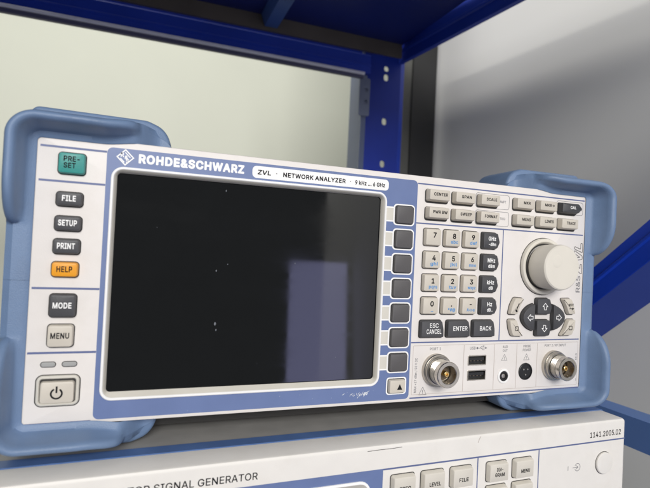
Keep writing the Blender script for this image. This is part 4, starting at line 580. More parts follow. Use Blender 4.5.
# numeric keypad
KH = 3.2
COL = (227.7, 243.0, 258.4); ROW = ((103.4, 114.9), (88.2, 99.7), (72.9, 84.5), (57.7, 69.1))
PAD = (('7', '8', '9'), ('4', '5', '6'), ('1', '2', '3'), ('0', '.', '-'))
SUB = (('', 'abc', 'def'), ('ghi', 'jkl', 'mno'), ('pqrs', 'tuv', 'wxyz'), ('_', "*#@", 'A<>a'))
for r in range(4):
    for c in range(3):
        z0, z1 = ROW[r]; x = COL[c]
        k = key(rr(x, z0, x + 12.4, z1, 1.3, 5), KH, M['key'], 0.8, 'number_key')
        legend(k, [T(PAD[r][c], x + 7.0, z0 + 5.6, -KH - .06, 3.2, None, bold=.05)], M['ink'])
        if SUB[r][c]: legend(k, [T(SUB[r][c], x + 7.2, z0 + 2.3, -KH - .06, 2.1, min(6.4, 1.9 * len(SUB[r][c])), bold=.035)], M['blueink'])
    z0, z1 = ROW[r]; x = 273.9
    k = key(roundpoly([(x, z0), (x + 12.3, z0), (x + 14.6, (z0 + z1) / 2 - 1), (x + 12.6, z1), (x, z1)], 1.2), KH, M['dark'], 0.8, 'unit_key')
    legend(k, [T(('GHz', 'MHz', 'kHz', 'Hz')[r], x + 7.3, z0 + 6.0, -KH - .06, 2.6, (6.4, 6.4, 6.0, 4.2)[r], bold=.035),
               T(('-dBm', 'dBm', 'dB', 'dB..')[r], x + 7.6, z0 + 2.3, -KH - .06, 2.1, (6.2, 5.6, 3.6, 4.6)[r], bold=.035)], M['white'])
for x, w, lines in ((227.4, 18.2, (('ESC', 49.0, 6.6), ('CANCEL', 45.0, 11.4))), (247.9, 18.8, (('ENTER', 46.8, 11.4),)), (268.7, 18.8, (('BACK', 46.8, 9.6),))):
    k = key(roundpoly([(x, 42.1), (x + w, 42.1), (x + w - .2, 48), (x + w - 1.6, 53.7), (x, 53.7)], 1.4), 3.0, M['dark'], 0.8, 'entry_key')
    legend(k, [T(s, x + w / 2 + .8, z, -3.06, 2.9, ww, bold=.03) for s, z, ww in lines], M['white'])
# cursor cluster
def cres(xe, xb, z0, z1, n=14):
    zc = (z0 + z1) / 2; hz = (z1 - z0) / 2; b = xb - xe
    arc = [(xe + b * (math.sin(math.pi * i / n) ** .62), z1 - (z1 - z0) * i / n) for i in range(n + 1)]
    p = [(xe, z0)] + [(xe, z1)] + arc[1:-1]
    p = [(xe, z1), *arc[1:-1], (xe, z0)]
    A = sum(p[i - 1][0] * p[i][1] - p[i][0] * p[i - 1][1] for i in range(len(p)))
    return roundpoly(p if A > 0 else p[::-1], 1.0, 2)
CH = 3.4
def arrow(x, z, a, s=1.0):
    p = [(-1.1, -2.4), (1.1, -2.4), (1.1, 0), (2.5, 0), (0, 2.6), (-2.5, 0), (-1.1, 0)]
    ca, sa = math.cos(math.radians(a)), math.sin(math.radians(a))
    return [(x + s * (u * ca - v * sa), z + s * (u * sa + v * ca)) for u, v in p]
for poly, ax, az, aa in ((roundpoly([(323.5, 57.8), (336.2, 57.8), (337.6, 63.5), (335.6, 69.6), (323.6, 69.6)], 1.6), 330.8, 63.6, 0),
                         (roundpoly([(323.8, 41.9), (335.9, 41.9), (337.4, 48), (336.4, 53.8), (323.5, 53.8)], 1.6), 330.8, 47.8, 180),
                         (cres(322.2, 310.8, 45.6, 65.8), 317.6, 55.6, 90), (cres(338.9, 350.6, 45.6, 65.4), 344.0, 55.6, -90)):
    k = key(poly, CH, M['dark'], 0.7, 'cursor_key')
    mb = MB(); p = arrow(ax, az, aa, .95)
    stroke(mb, p, .45, -CH - .06, closed=True); mb.build('legend', M['white'], k, NB, smooth=False)
for q in ([(299.3, 57.7), (306.6, 57.6), (308.6, 63.5), (312.3, 69.4), (303.9, 69.9), (300.9, 64.5)],
          [(302.6, 42.2), (312.2, 41.8), (308.6, 47.6), (306.2, 54.1), (299.2, 54.1), (300.3, 47.6)],
          [(353.9, 57.7), (361.0, 57.8), (359.3, 64.2), (356.6, 69.8), (347.4, 69.5), (351.3, 63.6)],
          [(347.0, 41.8), (357.8, 42.0), (360.8, 47.6), (361.3, 54.1), (354.0, 54.1), (351.2, 47.4)]):
    k = key(roundpoly(q, 1.5), 3.2, M['key'], 0.75, 'field_key')
    cx = sum(a for a, b in q) / 6 + .8; cz = sum(b for a, b in q) / 6; mb = MB(); yy = -3.26
    if cx < 320 and cz > 50: stroke(mb, [(cx - 1.2, cz - 2.8), (cx + .8, cz + 1.8)], .7, yy); mb.sheet([(cx - 2.6, cz - 2.2), (cx + .2, cz - 3.4), (cx - 1.6, cz - 4.4)], yy)
    elif cx < 320: p = rr(cx - 1.3, cz - 1.7, cx + 1.6, cz + 1.5, .3, 2); mb.ring(p, inset(p, .5), yy)
    elif cz > 50: lettering(mb, 'NEXT', cx, cz + .4, yy, 1.7, 5.0, bold=.04); stroke(mb, [(cx - 1.5, cz - 1.6), (cx + 2.3, cz - 1.6)], .5, yy); mb.sheet([(cx + 1.2, cz - 2.6), (cx + 3.0, cz - 1.6), (cx + 1.2, cz - .6)], yy)
    else: p = rr(cx - 1.9, cz - 1.6, cx + 1.5, cz + 1.6, .3, 2); mb.ring(p, inset(p, .5), yy)
    mb.build('legend', M['ink'], k, NB, smooth=False)
# knob
kx, kz = 330.1, 92.8
mb = MB()
def lathe(mb, cx, cz, prof, mi=0, n=72, cap=True):
    mb.loft([at(circ(cx, cz, r, n), y) for r, y in prof], mi, False, cap)
lathe(mb, kx, kz, [(16.0, -3.0), (16.2, -16.3), (15.9, -17.6), (15.1, -18.3), (13.4, -18.5), (6, -18.3)])
kn = mb.build('tuning_knob', M['knob'], NA, NB)
mb = MB()
mb.ring(circ(kx, kz, 21.2, 72), circ(kx, kz, 20.7, 72), -.06, 1)
lathe(mb, kx, kz, [(20.7, 0), (20.7, -1.6), (20.2, -2.5), (19.2, -2.8), (18.2, -2.6), (17.5, -1.8), (16.9, -1.0)], cap=False)
lathe(mb, kx, kz, [(16.95, -1.0), (15.8, -1.0)], 1, cap=False)
mb.build('collar', [M['knob'], M['gap']], kn, NB)
mb = MB(); lathe(mb, kx - 5, kz + 4.5, [(4.6, -18.38), (3.9, -18.5), (2.6, -18.56), (1.0, -18.52)]); mb.build('finger_dimple', M['knob'], kn, NB)
# side writing
put(M['greyink'], 'R&S', 366.9, 74.3, -.05, 3.9, 12.6, 'l', bold=0.01, rot=90)
def zpt(u, v): return (368.2 - v, 88.5 + u)                      # u runs up the panel, v = letter height
for gl in (((0, 0), (7, 0), (7.4, 1.8), (3.8, 1.8), (8.2, 6.2), (8.6, 8), (2, 8), (1.6, 6.2), (4.6, 6.2), (.3, 1.8)),
           ((11.0, 0), (13.6, 0), (17.6, 8), (15.4, 8), (12.6, 2.4), (12.0, 8), (9.8, 8)),
           ((16.2, 0), (23, 0), (23.4, 1.9), (18.8, 1.9), (20.6, 8), (18.6, 8))):
    pts = roundpoly([zpt(*q) for q in gl], .7, 3)
    one('lettering', M['ink'], lambda mb: stroke(mb, pts, .42, -.05, closed=True))

# ---- connectors
def coax(cx, cz, L):
    mb = MB()
    lathe(mb, cx, cz, [(10.9, 0), (10.9, -2.6), (10.4, -3.2), (10.0, -3.3), (10.0, -5.0), (9.4, -5.6), (8.8, -5.6)], 0, 64, False)
    body = [(8.4, -5.4)]; y = -5.6
    while y > -L + 4.6: body += [(8.5, y), (8.5, y - .25), (8.05, y - .5), (8.05, y - .62)]; y -= .75
    body += [(7.9, y), (7.8, y - .6), (8.5, y - .7), (8.5, -L + .5), (8.1, -L), (6.1, -L), (5.8, -L + .4), (5.6, -L + 8)]
    lathe(mb, cx, cz, body, 1, 64, True)
    o = mb.build('coaxial_port', [M['nickel_dark'], M['nickel']], NA, NB, sharp=30)
    mb = MB(); lathe(mb, cx, cz, [(4.9, -L + 7.6), (4.9, -L + 6.9), (2.2, -L + 6.5)], 0, 32); mb.build('insulator', M['insul'], o, NB)
    mb = MB(); lathe(mb, cx, cz, [(1.9, -L + 7), (1.9, -L + 2.3), (1.5, -L + 2.0), (.75, -L + 2.0), (.7, -L + 4)], 0, 32); mb.build('pin', M['gold'], o, NB)
    mb = MB(); n = 6
    hx = [(cx + 10.3 * math.cos(math.pi / 3 * i + .2), cz + 10.3 * math.sin(math.pi / 3 * i + .2)) for i in range(6)]
    return o
coax(241.9, 20.3, 15.2); coax(343.6, 20.0, 14.2)
for z0, z1 in ((22.1, 29.2), (11.7, 18.9)):
    mb = MB(); a = rr(267.4, z0, 282.8, z1, .5, 2); b_ = inset(a, .75)
    mb.loft([at(a, 0), at(a, -.25), at(inset(a, .2), -.4), at(inset(a, .7), -.4)], 0, False, False)
    mb.loft([at(b_, -.4), at(b_, 2.4)], 1, False, True, 2)
    o = mb.build('usb_port', [M['nickel'], M['nickel_dark'], M['usbblack']], NA, NB)
    mb = MB(); zt = (z0 + z1) / 2
    mb.box(268.8, 281.4, .3, 2.3, zt - .2, zt + 1.9); mb.build('tongue', M['usbblack'], o, NB)
    mb = MB()
    for i in range(4): mb.box(269.8 + i * 2.9, 271.0 + i * 2.9, .5, 2.3, zt - .75, zt - .25)
    mb.build('contact', M['insul'], o, NB)
# holes for the ports are dark sockets set on the face
mb = MB(); lathe(mb, 298.2, 13.7, [(5.2, 0), (5.1, -.7), (4.6, -1.0), (3.9, -1.0), (3.6, -.7)], 0, 40, False); lathe(mb, 298.2, 13.7, [(3.6, -.7), (3.4, -1.0), (2.2, -1.0), (2.0, -.3)], 1, 40, True, )
o = mb.build('audio_jack', [M['white'], M['usbblack']], NA, NB)
mb = MB(); lathe(mb, 298.2, 13.7, [(1.5, -.32), (1.4, -.36), (.5, -.36)], 0, 24); mb.build('contact', M['nickel_dark'], o, NB)
mb = MB(); lathe(mb, 317.8, 16.2, [(6.2, 0), (6.1, -.5), (5.7, -.8), (5.2, -.8), (5.0, -.2)], 0, 40, True)
o = mb.build('probe_socket', [M['usbblack']], NA, NB)
mb = MB()
for a in (40, 140, 270): lathe(mb, 317.8 + 2.3 * math.cos(math.radians(a)), 16.2 + 2.3 * math.sin(math.radians(a)), [(.65, -.15), (.6, -.7), (.2, -.75)], 0, 12)
mb.build('contact', M['nickel'], o, NB)
# port lettering
for a in (('PORT 1', 241.0, 33.4, -.05, 1.8, 8.6), ('USB', 271.2, 33.2, -.05, 1.8, 4.6), ('AUD', 299.0, 33.6, -.05, 1.7, 4.4), ('OUT', 299.0, 30.9, -.05, 1.7, 4.2),
          ('PROBE', 318.6, 33.6, -.05, 1.7, 6.6), ('POWER', 318.6, 30.9, -.05, 1.7, 7.4), ('PORT 2 / RF INPUT', 345.2, 33.7, -.05, 1.7, 20.5)): put(M['greyink'], *a, bold=.03)
put(M['greyink'], 'MAX +27 dBm / 50 V DC', 227.4, 5.6, -.05, 1.7, 23, 'l', rot=90, bold=.03)
put(M['greyink'], '50 Ω', 366.6, 23, -.05, 1.5, 5, 'l', rot=90, bold=.03); put(M['greyink'], '!', 366.2, 7.2, -.05, 1.8)
def trident(mb):
    stroke(mb, [(275.2, 34.0), (282, 34.0)], .4, -.05); stroke(mb, [(277.2, 34.0), (278.8, 35.3), (280, 35.3)], .35, -.06); stroke(mb, [(278.2, 34), (279.6, 32.8), (281, 32.8)], .35, -.06)
    mb.sheet(circ(275.0, 34.0, .8, 14), -.062); mb.sheet([(281.6, 33.2), (283.4, 34.0), (281.6, 34.8)], -.065); mb.sheet(circ(280.3, 35.3, .5, 10), -.064)
one('usb_symbol', M['greyink'], trident)
for x, z, s in ((232.4, 6.2, 2.9), (298.6, 26.6, 2.5), (318.4, 26.4, 2.5)):
    def warn(mb):
        stroke(mb, [(x - s, z - s * .75), (x + s, z - s * .75), (x, z + s)], .28, -.05, closed=True); lettering(mb, '!', x, z - s * .5, -.05, s * .8)
    one('warning_symbol', M['greyink'], warn)
# scuffs on the blue strip
for i in range(26):
    big = i > 13
    x = (random.gauss(190, 1.5) if big else random.gauss(182, 3.0)); z = 6.9 + random.gauss(0, .7); L_ = random.uniform(.5, 1.5) * (1.3 if big else .8); t_ = random.uniform(.06, .26) * (1.6 if big else 1); a_ = random.uniform(.2, 1.1)
    q = [(x + L_ * u * math.cos(a_) - t_ * v * math.sin(a_), z + L_ * u * math.sin(a_) + t_ * v * math.cos(a_)) for u, v in ((-1, -.1), (-.3, -1), (.4, -.5), (1, .1), (.3, .7), (-.4, 1))]
    one('scuff_mark', M['scuff'], lambda mb: mb.sheet(q, -.1 - i * .004))
for i in range(8):
    x = random.uniform(60, 215); z = random.uniform(2.8, 9); s = random.uniform(.08, .2)
    q = [(x + s * math.cos(t), z + s * math.sin(t)) for t in (0, 1.2, 2.4, 3.6, 4.9)]
    one('scuff_mark', M['scuff'], lambda mb: mb.sheet(q, -.13))

# ---- casing
mb = MB(); mb.box(3, 367, 14, 440, -2, 146.5); mb.build('casing', M['casing'], NA, NB)
mb = MB(); mb.box(3.5, 366.5, 27, 420, -12.5, -2.2); mb.build('gap_shade_block', M['gap'], NA, NB)  # added black block that darkens the space under the casing
mb = MB(); mb.box(1.0, 369, 12, 18, 1.0, 148.2); mb.build('panel_frame', M['rubber'], NA, NB)

# ---- corner bumpers
def bumper(sx, sz):
    """built for the top left corner, then mirrored by sx / sz about the panel centre"""
    mb = MB(); zi = 147.8; Lt, Lf, Ls, Lsf = 66.0, 49.0, zi - 74.4, 45.0
    R0 = 2.5; secs = []
    def h_of(s, L, e=26):
        if s <= L - e: return 1.0
        if s >= L: return 0.0
        t = (s - (L - e)) / e; return max(0, 1 - t ** 2.2) ** .6
    def w_of(h): return (1 - (1 - h) ** 2) ** .5
    # path: from the top arm end to the corner, then down the side; each sample = (inner point, outward dir, h)
    path = []
    N = 60
    xs_t = sorted(set([Lt - (Lt - R0) * i / N for i in range(N + 1)]), reverse=True)
    for x in xs_t: path.append(((x, zi), (0, 1), h_of(x, Lf), 0))
    for i in range(1, 14):
        a = math.radians(90 + 90 * i / 14); path.append(((R0 + R0 * math.cos(a), zi - R0 + R0 * math.sin(a)), (math.cos(a), math.sin(a)), 1.0, 1))
    for i in range(N + 1):
        s = R0 + (Ls - R0) * i / N; path.append(((0, zi - s), (-1, 0), h_of(s, Lsf), 2))
    rows = []
    for (px, pz), (ux, uz), h, seg in path:
        cut = 1.0
        if seg == 0:
            l_ = min(1, max(0, (px - 30) / 21)); pz += 2.2 * l_ * l_ * (3 - 2 * l_)
        if seg == 0 and px > Lf: cut = max(0.02, 1 - ((px - Lf) / (Lt - Lf)) ** 2) ** .5
        c = 7.6
        def U(u): return c + (u - c) * (0.08 + .92 * w_of(h)) if 3 < u < 11.1 else u
        prof = [(-.6, -.35), (.2, -.9), (2.6, -1.0 - .3 * h), (3.6, -1.2 - 1.8 * h), (5.2, -1.2 - 10.4 * h), (5.9, -1.2 - 12.6 * h), (7.0, -1.2 - 13.8 * h), (8.3, -1.2 - 14.0 * h), (9.6, -1.2 - 13.0 * h), (10.6, -1.2 - 10.2 * h), (11.0, -.9 - 4 * h), (11.2, .6), (11.6, 6.0), (11.8, 30)]
        row = []
        for k, (u, y) in enumerate(prof):
            u2 = U(u)
            if seg == 0: u2 = -.6 + (u2 + .6) * cut
            if seg == 0 and px > Lf - 4 and k < 13:
                q_ = min(1, (px - Lf + 4) / 15); q_ = q_ * q_ * (3 - 2 * q_); y += q_ * (13.0 if k < 12 else 7.0)
            row.append((px + ux * u2 * (1 + (.36 if sx < 0 else .06) * h if u2 > 2.65 else 1), y * (1 + .1 * abs(ux)) if u2 > 2.65 else y, pz + uz * u2))
        rows.append(row)
    n = len(rows[0])
    vs = [p for r in rows for p in r]; fs = []
    for i in range(len(rows) - 1):
        for j in range(n - 1): fs.append([i * n + j, i * n + j + 1, (i + 1) * n + j + 1, (i + 1) * n + j])
    mb.add(vs, fs)
    # rear flange standing a little higher than the bump
    fl = roundpoly([(66, 144)] + [(50 + 16 * math.cos(math.radians(a)) ** .8, 147.5 + 17.5 * math.sin(math.radians(a)) ** .9) for a in range(8, 73, 8)] + [(52, 165.8), (-3.5, 166.2), (-8.5, 160.5), (-8.5, 144)], 2.0, 4)
    A = sum(fl[i - 1][0] * fl[i][1] - fl[i][0] * fl[i - 1][1] for i in range(len(fl)))
    if A < 0: fl = fl[::-1]
    mb.loft([at(fl, 48), at(fl, 14.4), at(inset(fl, .5), 13.0), at(inset(fl, 1.8), 12.2)], 0, True, True)
    # closing strip along the side
    mb.box(-11.6, 0.5, 6.2, 46, 74.6, 146)
    mb.v = [((x - 185) * sx + 185, y, (z - 74.5) * sz + 74.5) for x, y, z in mb.v]
    return mb.build('corner_bumper', M['bumper'], NA, NB, sharp=50, fix=True)
for sx in (1, -1):
    for sz in (1, -1): bumper(sx, sz)

# =================================================================== SIGNAL GENERATOR (below)
SB = Vector((397, -18.5, -17.2)); yaw = math.atan(7 / 398.)
SG = thing('signal_generator', 'ivory signal generator with cream keys, lying underneath the network analyzer', 'signal generator', SB, yaw)
SGW, SGH = 440.0, 142.0
mb = MB()
e = rr(-SGW, -SGH, 0, 0, 3.0, 5)
DZ = rr(-400, -128, -211.5, -20.0, 7, 6)
mb.loft([at(e, 19), at(e, 1.8), at(inset(e, .45), .6), at(inset(e, 1.3), .08), at(inset(e, 2.2), 0)], 0, False, False)
holed(mb, inset(e, 2.2), [DZ], 0)
mb.loft([at(inset(e, .3), 19.2)], 0, False, False) if False else None
fp = mb.build('front_panel', M['panel_low'], SG)
mb = MB()
holed(mb, rr(-SGW + 1, -SGH + 4, -203.2, -14.2, .3, 2), [inset(DZ, -.1)], -.08)
mb.build('blue_print', M['bluep'], fp, smooth=False)
rule(fp, -203.4, -15.2, -.4, -14.2); rule(fp, -134.5, -SGH + 6, -133.7, -15.2); rule(fp, -83.4, -SGH + 6, -82.6, -15.2)
mb = MB()
mb.loft([at(inset(DZ, -.3), 0), at(inset(DZ, -.2), -.7), at(inset(DZ, .6), -1.0), at(inset(DZ, 1.2), -1.0)], 0, False, False)
mb.ring(inset(DZ, 1.2), inset(DZ, 6), -1.0, 1, 2.0); mb.sheet(inset(DZ, 5.8), 1.6, 2)
mb.build('display', [M['white'], M['cream'], M['glass']], SG)
put(M['ink'], 'VECTOR SIGNAL GENERATOR', -279.6, -11.0, -.06, 3.7, 76, 'r', bold=.03, par=fp, base=False)
put(M['ink'], '1141.2005.02', -35.8, -11.4, -.06, 3.8, 31, 'l', bold=.03, par=fp, base=False)
def stby(mb):
    stroke(mb, [(-55.8, -32.4), (-55.8, -29.6)], .35, -.06)
    stroke(mb, [(-47 + 2.6 * math.cos(math.radians(a)), -31 + 2.6 * math.sin(math.radians(a))) for a in range(-150, 151, 15)], .35, -.06)
    stroke(mb, [(-51.5, -31), (-46.5, -31)], .35, -.07); stroke(mb, [(-48, -29.8), (-46.4, -31), (-48, -32.2)], .35, -.08)
one('standby_symbol', M['greyink'], stby, fp, False)
mb = MB(); dc = (-21.6, -30.6)
mb.ring(circ(*dc, 8.25, 48), circ(*dc, 7.8, 48), -.05, 1)
lathe(mb, *dc, [(7.85, 0), (7.85, -1.1), (7.4, -1.6), (6.5, -1.75), (3, -1.75)], 0, 48)
mb.build('standby_button', [M['panel_low'], M['gap']], SG)
def lowkey(x, z1, s, w, sub=None):
    p = rr(x, z1 - 12.6, x + 16.2, z1, 1.4, 5)
    k = key(p, 3.4, M['keylow'], 1.0, 'key', SG, None, dx=.2, dz=-.2)
    its = [T(t, x + 8.6, zz, -3.46, 2.2, ww, bold=.04) for t, zz, ww in s]
    legend(k, its, M['ink'], None)
def L1(s, z1, w): return [(s, z1 - 8.6, w)]
for row, z1 in ((0, -18.6), (1, -34.0), (2, -49.4), (3, -64.8)):
    for x, s, w in ((-197.9, ('FREQ', 'INFO', 'LOCAL', 'ERROR')[row], 7.6), (-176.9, ('LEVEL', 'SETUP', 'HELP', 'DIAGR')[row], 8.2), (-155.6, ('FILE', 'HCOPY', 'PRESET', 'WINDOW')[row], 7)): lowkey(x, z1, L1(s, z1, w), w)
    if row == 0: lowkey(-127.4, z1, [('DIA-', z1 - 5.4, 5.0), ('GRAM', z1 - 8.8, 7.6)], 0)
    else: lowkey(-127.4, z1, L1(('', 'RF', 'MOD', 'TOGGLE')[row], z1, 6), 0)
    lowkey(-106.0, z1, L1(('MENU', 'ON/OFF', 'ON/OFF', 'ESC')[row], z1, (7.4, 8.4, 8, 5)[row]), 0)
# scratch and dent on the ivory edge
mb = MB(); stroke(mb, [(-214, -2.9), (-206, -2.7), (-198, -2.75), (-191, -2.5)], .3, -.05); mb.build('scratch', M['ink'], fp, smooth=False)
mb = MB(); stroke(mb, [(-134.5, -5.2), (-133.6, -3.0), (-132.6, -1.6)], .5, -.05); mb.build('scratch', M['faint'], fp, smooth=False)
# cover and blue trim behind the front panel
mb = MB()
t_ = roundpoly([(-SGW - 1, -SGH + 2), (1, -SGH + 2), (1.0, .4), (-SGW - 1, .4)], 3, 5)
mb.loft([at(t_, 29), at(t_, 19.6), at(inset(t_, .6), 19.0), at(inset(t_, 2), 19.0)], 0, True, True)
mb.build('blue_trim', M['trim'], SG)
mb = MB(); mb.box(-SGW + 3, -3, 29, 470, -SGH + 4, -1.0); mb.build('top_cover', M['cover'], SG)
for x in (-SGW + 30, -30):
    for y in (40, 420):
        mb = MB(); mb.box(x - 12, x + 12, y - 10, y + 10, -SGH - 9, -SGH + 4.5); mb.build('foot', M['rubber'], SG)

# =================================================================== STORAGE RACK
RB = Vector((430, 480, -170))
RK = thing('storage_rack', 'dark blue steel storage rack with slotted posts and a diagonal brace around both instruments', 'storage rack', RB)
def obox(mb, p0, p1, w, hh, mi=0, upv=(0, 0, 1)):
    """bar between two points, w across, hh along the up vector"""
    p0, p1 = Vector(p0), Vector(p1); d = (p1 - p0).normalized(); up = Vector(upv); s = d.cross(up).normalized(); up = s.cross(d)
    q = [(-.5, -.5), (.5, -.5), (.5, .5), (-.5, .5)]
    r0 = [tuple(p0 + s * a * w + up * b * hh) for a, b in q]; r1 = [tuple(p1 + s * a * w + up * b * hh) for a, b in q]
    mb.loft([r0, r1], mi, True, True)
# rear post: slotted face, narrow side flanges
mb = MB()
holes = []
for zc in [-130, -52, 26, 103, 178, 253, 327, 404, 480, 555]:
    holes.append(rr(429.5, zc - 6.0, 438.3, zc + 6.0, 4.2, 5))
    if zc in (404, 555): holes.append(rr(429.5, zc + 10.5, 438.3, zc + 20, 4.2, 5))
holed(mb, [(398, -172), (462, -172), (462, 700), (398, 700)], holes, 480)
for h_ in holes: mb.ring(h_, h_, 480, 0, 482.5)
po = mb.build('post', M['post'], RK, RB, fix=False, smooth=False)
mb = MB()
mb.add([(384, 470, -172), (398, 480, -172), (398, 480, 700), (384, 470, 700)], [[0, 1, 2, 3]], 0)
mb.add([(384, 470.5, -172), (384, 520, -172), (384, 520, 700), (384, 470.5, 700)], [[3, 2, 1, 0]], 0)
mb.build('flange', M['rackgrey'], po, RB, smooth=False)
mb = MB()
mb.add([(462, 480, -172), (472, 486, -172), (472, 486, 700), (462, 480, 700)], [[0, 1, 2, 3]], 0)
mb.add([(472, 486, -172), (472, 522, -172), (472, 522, 700), (472, 486, 700)], [[0, 1, 2, 3]], 0)
mb.build('flange', M['rack'], po, RB, smooth=False)
mb = MB(); g = rr(379, 328, 398.4, 392, 3, 4); holed(mb, g, [circ(391, 352, 3.2, 16), circ(391, 372, 3.2, 16)], 467.5); mb.loft([at(g, 469.5), at(g, 467.5)], 0, True, False)
mb.build('bracket', M['rackgrey'], RK, RB, smooth=False)
# the two front posts and the left rear one stand outside the picture
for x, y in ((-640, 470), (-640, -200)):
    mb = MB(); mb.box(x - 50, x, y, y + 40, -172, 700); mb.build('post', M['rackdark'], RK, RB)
# rear beam: two ridges, rounded lip with its bright reflection painted in as pale colour
mb = MB()
zt, zb = 434, 391
prof = [(478, 449), (474, 449), (474, zt), (469, zt), (468, zt - 2), (468, 417), (465.5, 415.2), (465.5, 413.4), (468, 411.5), (468, 402), (478, 402)]
mb.loft([[(-640, y, z) for y, z in prof], [(398, y, z - 1.5) for y, z in prof]], 0, True, True)
mb.build('beam', M['rack'], RK, RB, fix=True, sharp=25)
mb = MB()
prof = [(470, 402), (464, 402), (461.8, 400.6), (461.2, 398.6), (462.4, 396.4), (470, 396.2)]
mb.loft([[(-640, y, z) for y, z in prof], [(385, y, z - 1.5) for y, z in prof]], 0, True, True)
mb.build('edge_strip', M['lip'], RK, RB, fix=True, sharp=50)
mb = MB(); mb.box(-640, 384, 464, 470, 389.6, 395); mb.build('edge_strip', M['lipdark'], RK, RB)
# side beam running towards the viewer
mb = MB()
A0, A1 = Vector((456, 478, 0)), Vector((528, -70, 0)); d = (A1 - A0).normalized(); s = Vector((-d.y, d.x, 0))
if s.x < 0: s = -s
prof = [(0, 432), (0, 449), (-2.2, 451), (-2.2, 454), (0, 456), (0, 481), (7, 483), (8, 481), (4, 480), (4, 436), (8, 435), (8, 432)]
B1 = A0 + d * 720
mb.loft([[(A0.x + s.x * u, A0.y + s.y * u, z) for u, z in prof], [(B1.x + s.x * u, B1.y + s.y * u, z) for u, z in prof]], 0, True, True)
mb.build('beam', M['rack'], RK, RB, fix=True, sharp=25)
# upper shelf: plate, rear lip, stiffening ribs
mb = MB(); mb.add([(-640, -182, 458), (478, -182, 458), (452, 466, 458), (-640, 466, 458), (-640, -182, 460), (478, -182, 460), (452, 466, 460), (-640, 466, 460)],
                  [[3, 2, 1, 0], [4, 5, 6, 7], [0, 1, 5, 4], [1, 2, 6, 5], [2, 3, 7, 6], [3, 0, 4, 7]])
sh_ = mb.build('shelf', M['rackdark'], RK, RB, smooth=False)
mb = MB(); mb.box(-640, 452, 460, 465, 434.5, 457.6); mb.build('lip', M['steel'], sh_, RB)
mb = MB(); mb.add([(478, -182, 459), (452, 466, 459), (452, 466, 487), (478, -182, 487), (480, -182, 459), (454, 466, 459), (454, 466, 487), (480, -182, 487)],
       [[3, 2, 1, 0], [4, 5, 6, 7], [0, 1, 5, 4], [1, 2, 6, 5], [2, 3, 7, 6], [3, 0, 4, 7]]); mb.build('lip', M['rackdark'], sh_, RB, fix=True, smooth=False)  # right-hand lip added above the plate to keep ceiling light off the beam
mb = MB(); mb.box(-640, 470, -183, -178, 425, 457.6); mb.build('lip', M['rack'], sh_, RB)
for x in (-420, -110, 205):
    mb = MB(); q = [(x, 457.4), (x + 6, 440), (x + 26, 440), (x + 32, 457.4)]
    mb.loft([[(a, 459, b) for a, b in q], [(a, -176, b) for a, b in q]], 0, True, True); mb.build('rib', M['rib'], sh_, RB, fix=True, smooth=False)
# lower shelf carrying the signal generator
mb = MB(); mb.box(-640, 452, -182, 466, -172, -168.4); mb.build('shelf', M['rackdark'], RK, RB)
# diagonal brace at the right: saturated upper face, same enamel on the lower flange with light painted in
BX = 505.0
def bz(y, z155, sl): return z155 + (155 - y) * sl
mb = MB()
ya, yb = 480, -260
def brace_pt(x, y, off): return (x, y, off - 0.80 * (y - 180))
for (o0, o1, m_, xa, xb) in ((44, 76, 0, BX, BX), ):
    q = [(BX, 35), (BX, 22), (BX - 2, 20), (BX - 2, 17), (BX, 15), (BX, -5), (BX + 3, -6), (BX + 4, 35)]
    mb.loft([[(x, ya, z - .81 * (ya - 180)) for x, z in q], [(x, yb, z - .81 * (yb - 180)) for x, z in q]], 0, True, True)
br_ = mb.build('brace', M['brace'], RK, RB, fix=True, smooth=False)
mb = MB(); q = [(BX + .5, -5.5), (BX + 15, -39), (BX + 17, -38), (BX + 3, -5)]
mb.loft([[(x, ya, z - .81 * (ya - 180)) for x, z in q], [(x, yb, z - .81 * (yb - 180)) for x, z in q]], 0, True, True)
mb.build('flange', M['brace_lit'], br_, RB, fix=True, smooth=False)
# low side rail beside the signal generator
mb = MB(); mb.box(466, 490, -190, 478, -64, -37); mb.build('rail', M['rail'], RK, RB)

# =================================================================== WALLS
def slab(name, x0, x1, y0, y1, z0, z1, m, label, cat):
    b = Vector(((x0 + x1) / 2, (y0 + y1) / 2, z0)); mb = MB()
    mb.v = []; mb.box(x0, x1, y0, y1, z0, z1)
    o = mb.build(name, m, None, b, smooth=False); o.location = b * MM; o['label'] = label; o['category'] = cat; return o
slab('cream_wall', -3200, 1200, 1600, 1660, -900, 2000, M['wall'], 'plain cream wall seen through the open back of the rack', 'wall')
gb = Vector((573, 540, -900)); ga = math.atan(0.1314); mb = MB()
mb.box(0, 60, -2600, 10, -900, 2000)
mb.v = [(gb.x + x * math.cos(ga) - y * math.sin(ga), gb.y + x * math.sin(ga) + y * math.cos(ga), z) for x, y, z in mb.v]
gw = mb.build('grey_wall', M['greywall'], None, gb, smooth=False); gw.location = gb * MM
gw['label'] = 'plain grey wall to the right of the rack with the shelf shadow on it'; gw['category'] = 'wall'
pb = Vector((547, 560, -900)); PO = thing('black_column', 'black upright column with an olive edge between the blue post and the grey wall', 'column', pb)
mb = MB(); mb.box(521, 578, 540, 600, -900, 2000); mb.build('column_face', M['black'], PO, pb, smooth=False)
mb = MB(); mb.box(504, 520.8, 544, 600, -900, 2000); mb.build('edge_trim', M['olive'], PO, pb, smooth=False)

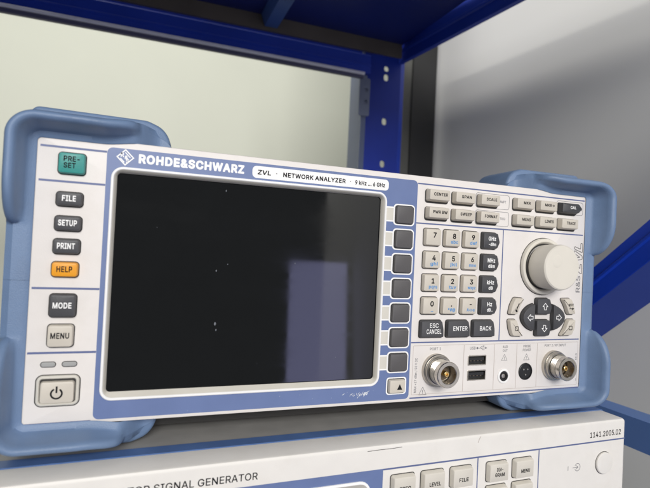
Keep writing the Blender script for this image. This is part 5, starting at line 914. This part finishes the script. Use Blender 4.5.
# =================================================================== LIGHT
def area(name, loc, tgt, sx, sy, power, col, spread=180):
    l = bpy.data.lights.new(name, 'AREA'); l.shape = 'RECTANGLE'; l.size = sx; l.size_y = sy; l.energy = power; l.color = col
    l.spread = math.radians(spread)
    o = bpy.data.objects.new(name, l); C.objects.link(o); o.location = loc
    o.rotation_euler = (Vector(tgt) - Vector(loc)).to_track_quat('-Z', 'Y').to_euler(); return o
area('front_lamp', (-0.25, -2.8, 1.15), (0.2, 0, 0.1), 1.3, 0.9, 85, (1.0, 0.985, 0.965))
area('ceiling_lamp', (-0.28, 0.15, 1.25), (0.55, 0.15, 0.4), 1.2, 0.2, 7.5, (1.0, 0.97, 0.9))
area('ceiling_lamp', (-1.05, 0.15, 1.25), (0.55, 0.15, 0.4), 1.2, 0.08, 6.5, (1.0, 0.97, 0.9))
area('rear_lamp', (0.1, 0.66, 1.6), (0.15, 1.6, 0.35), 3.2, 0.5, 8.0, (0.96, 1.0, 0.90))
area('reflection_lamp', (0.70, -1.5, -0.26), (0.4, 0.0, 0.0), 0.23, 0.64, 1.45, (0.55, 0.56, 1.0))  # unseen lamp added to put a bluish rectangle in the screen's reflection
w = bpy.data.worlds.new('World'); scn.world = w; w.use_nodes = True
w.node_tree.nodes['Background'].inputs[0].default_value = (0.95, 0.98, 1.0, 1)
w.node_tree.nodes['Background'].inputs[1].default_value = 0.19

# =================================================================== CAMERA
cam = bpy.data.cameras.new('camera'); co = bpy.data.objects.new('camera', cam); C.objects.link(co)
R = [[0.9368761552739708, -0.3463497256097024, 0.048009762019030386], [0.05064575555185702, -0.0014416048667808042, -0.9987156398194579], [0.3459740989201671, 0.9381043595173567, 0.01619053831367101]]
X, Y, Z = Vector(R[0]), -Vector(R[1]), -Vector(R[2])
mw = Matrix(((X.x, Y.x, Z.x, 0.05371155), (X.y, Y.y, Z.y, -0.28347291), (X.z, Y.z, Z.z, 0.09586861), (0, 0, 0, 1)))
co.matrix_world = mw
cam.sensor_width = 36; cam.lens = 490 / 650 * 36; cam.clip_start = 0.01; cam.clip_end = 50
cam.dof.use_dof = True; cam.dof.focus_distance = 0.33; cam.dof.aperture_fstop = 11.0
scn.camera = co
scn.render.engine = 'CYCLES'
scn.view_settings.view_transform = 'Standard'; scn.view_settings.look = 'None'; scn.view_settings.exposure = 0; scn.view_settings.gamma = 1
bpy.context.view_layer.update()
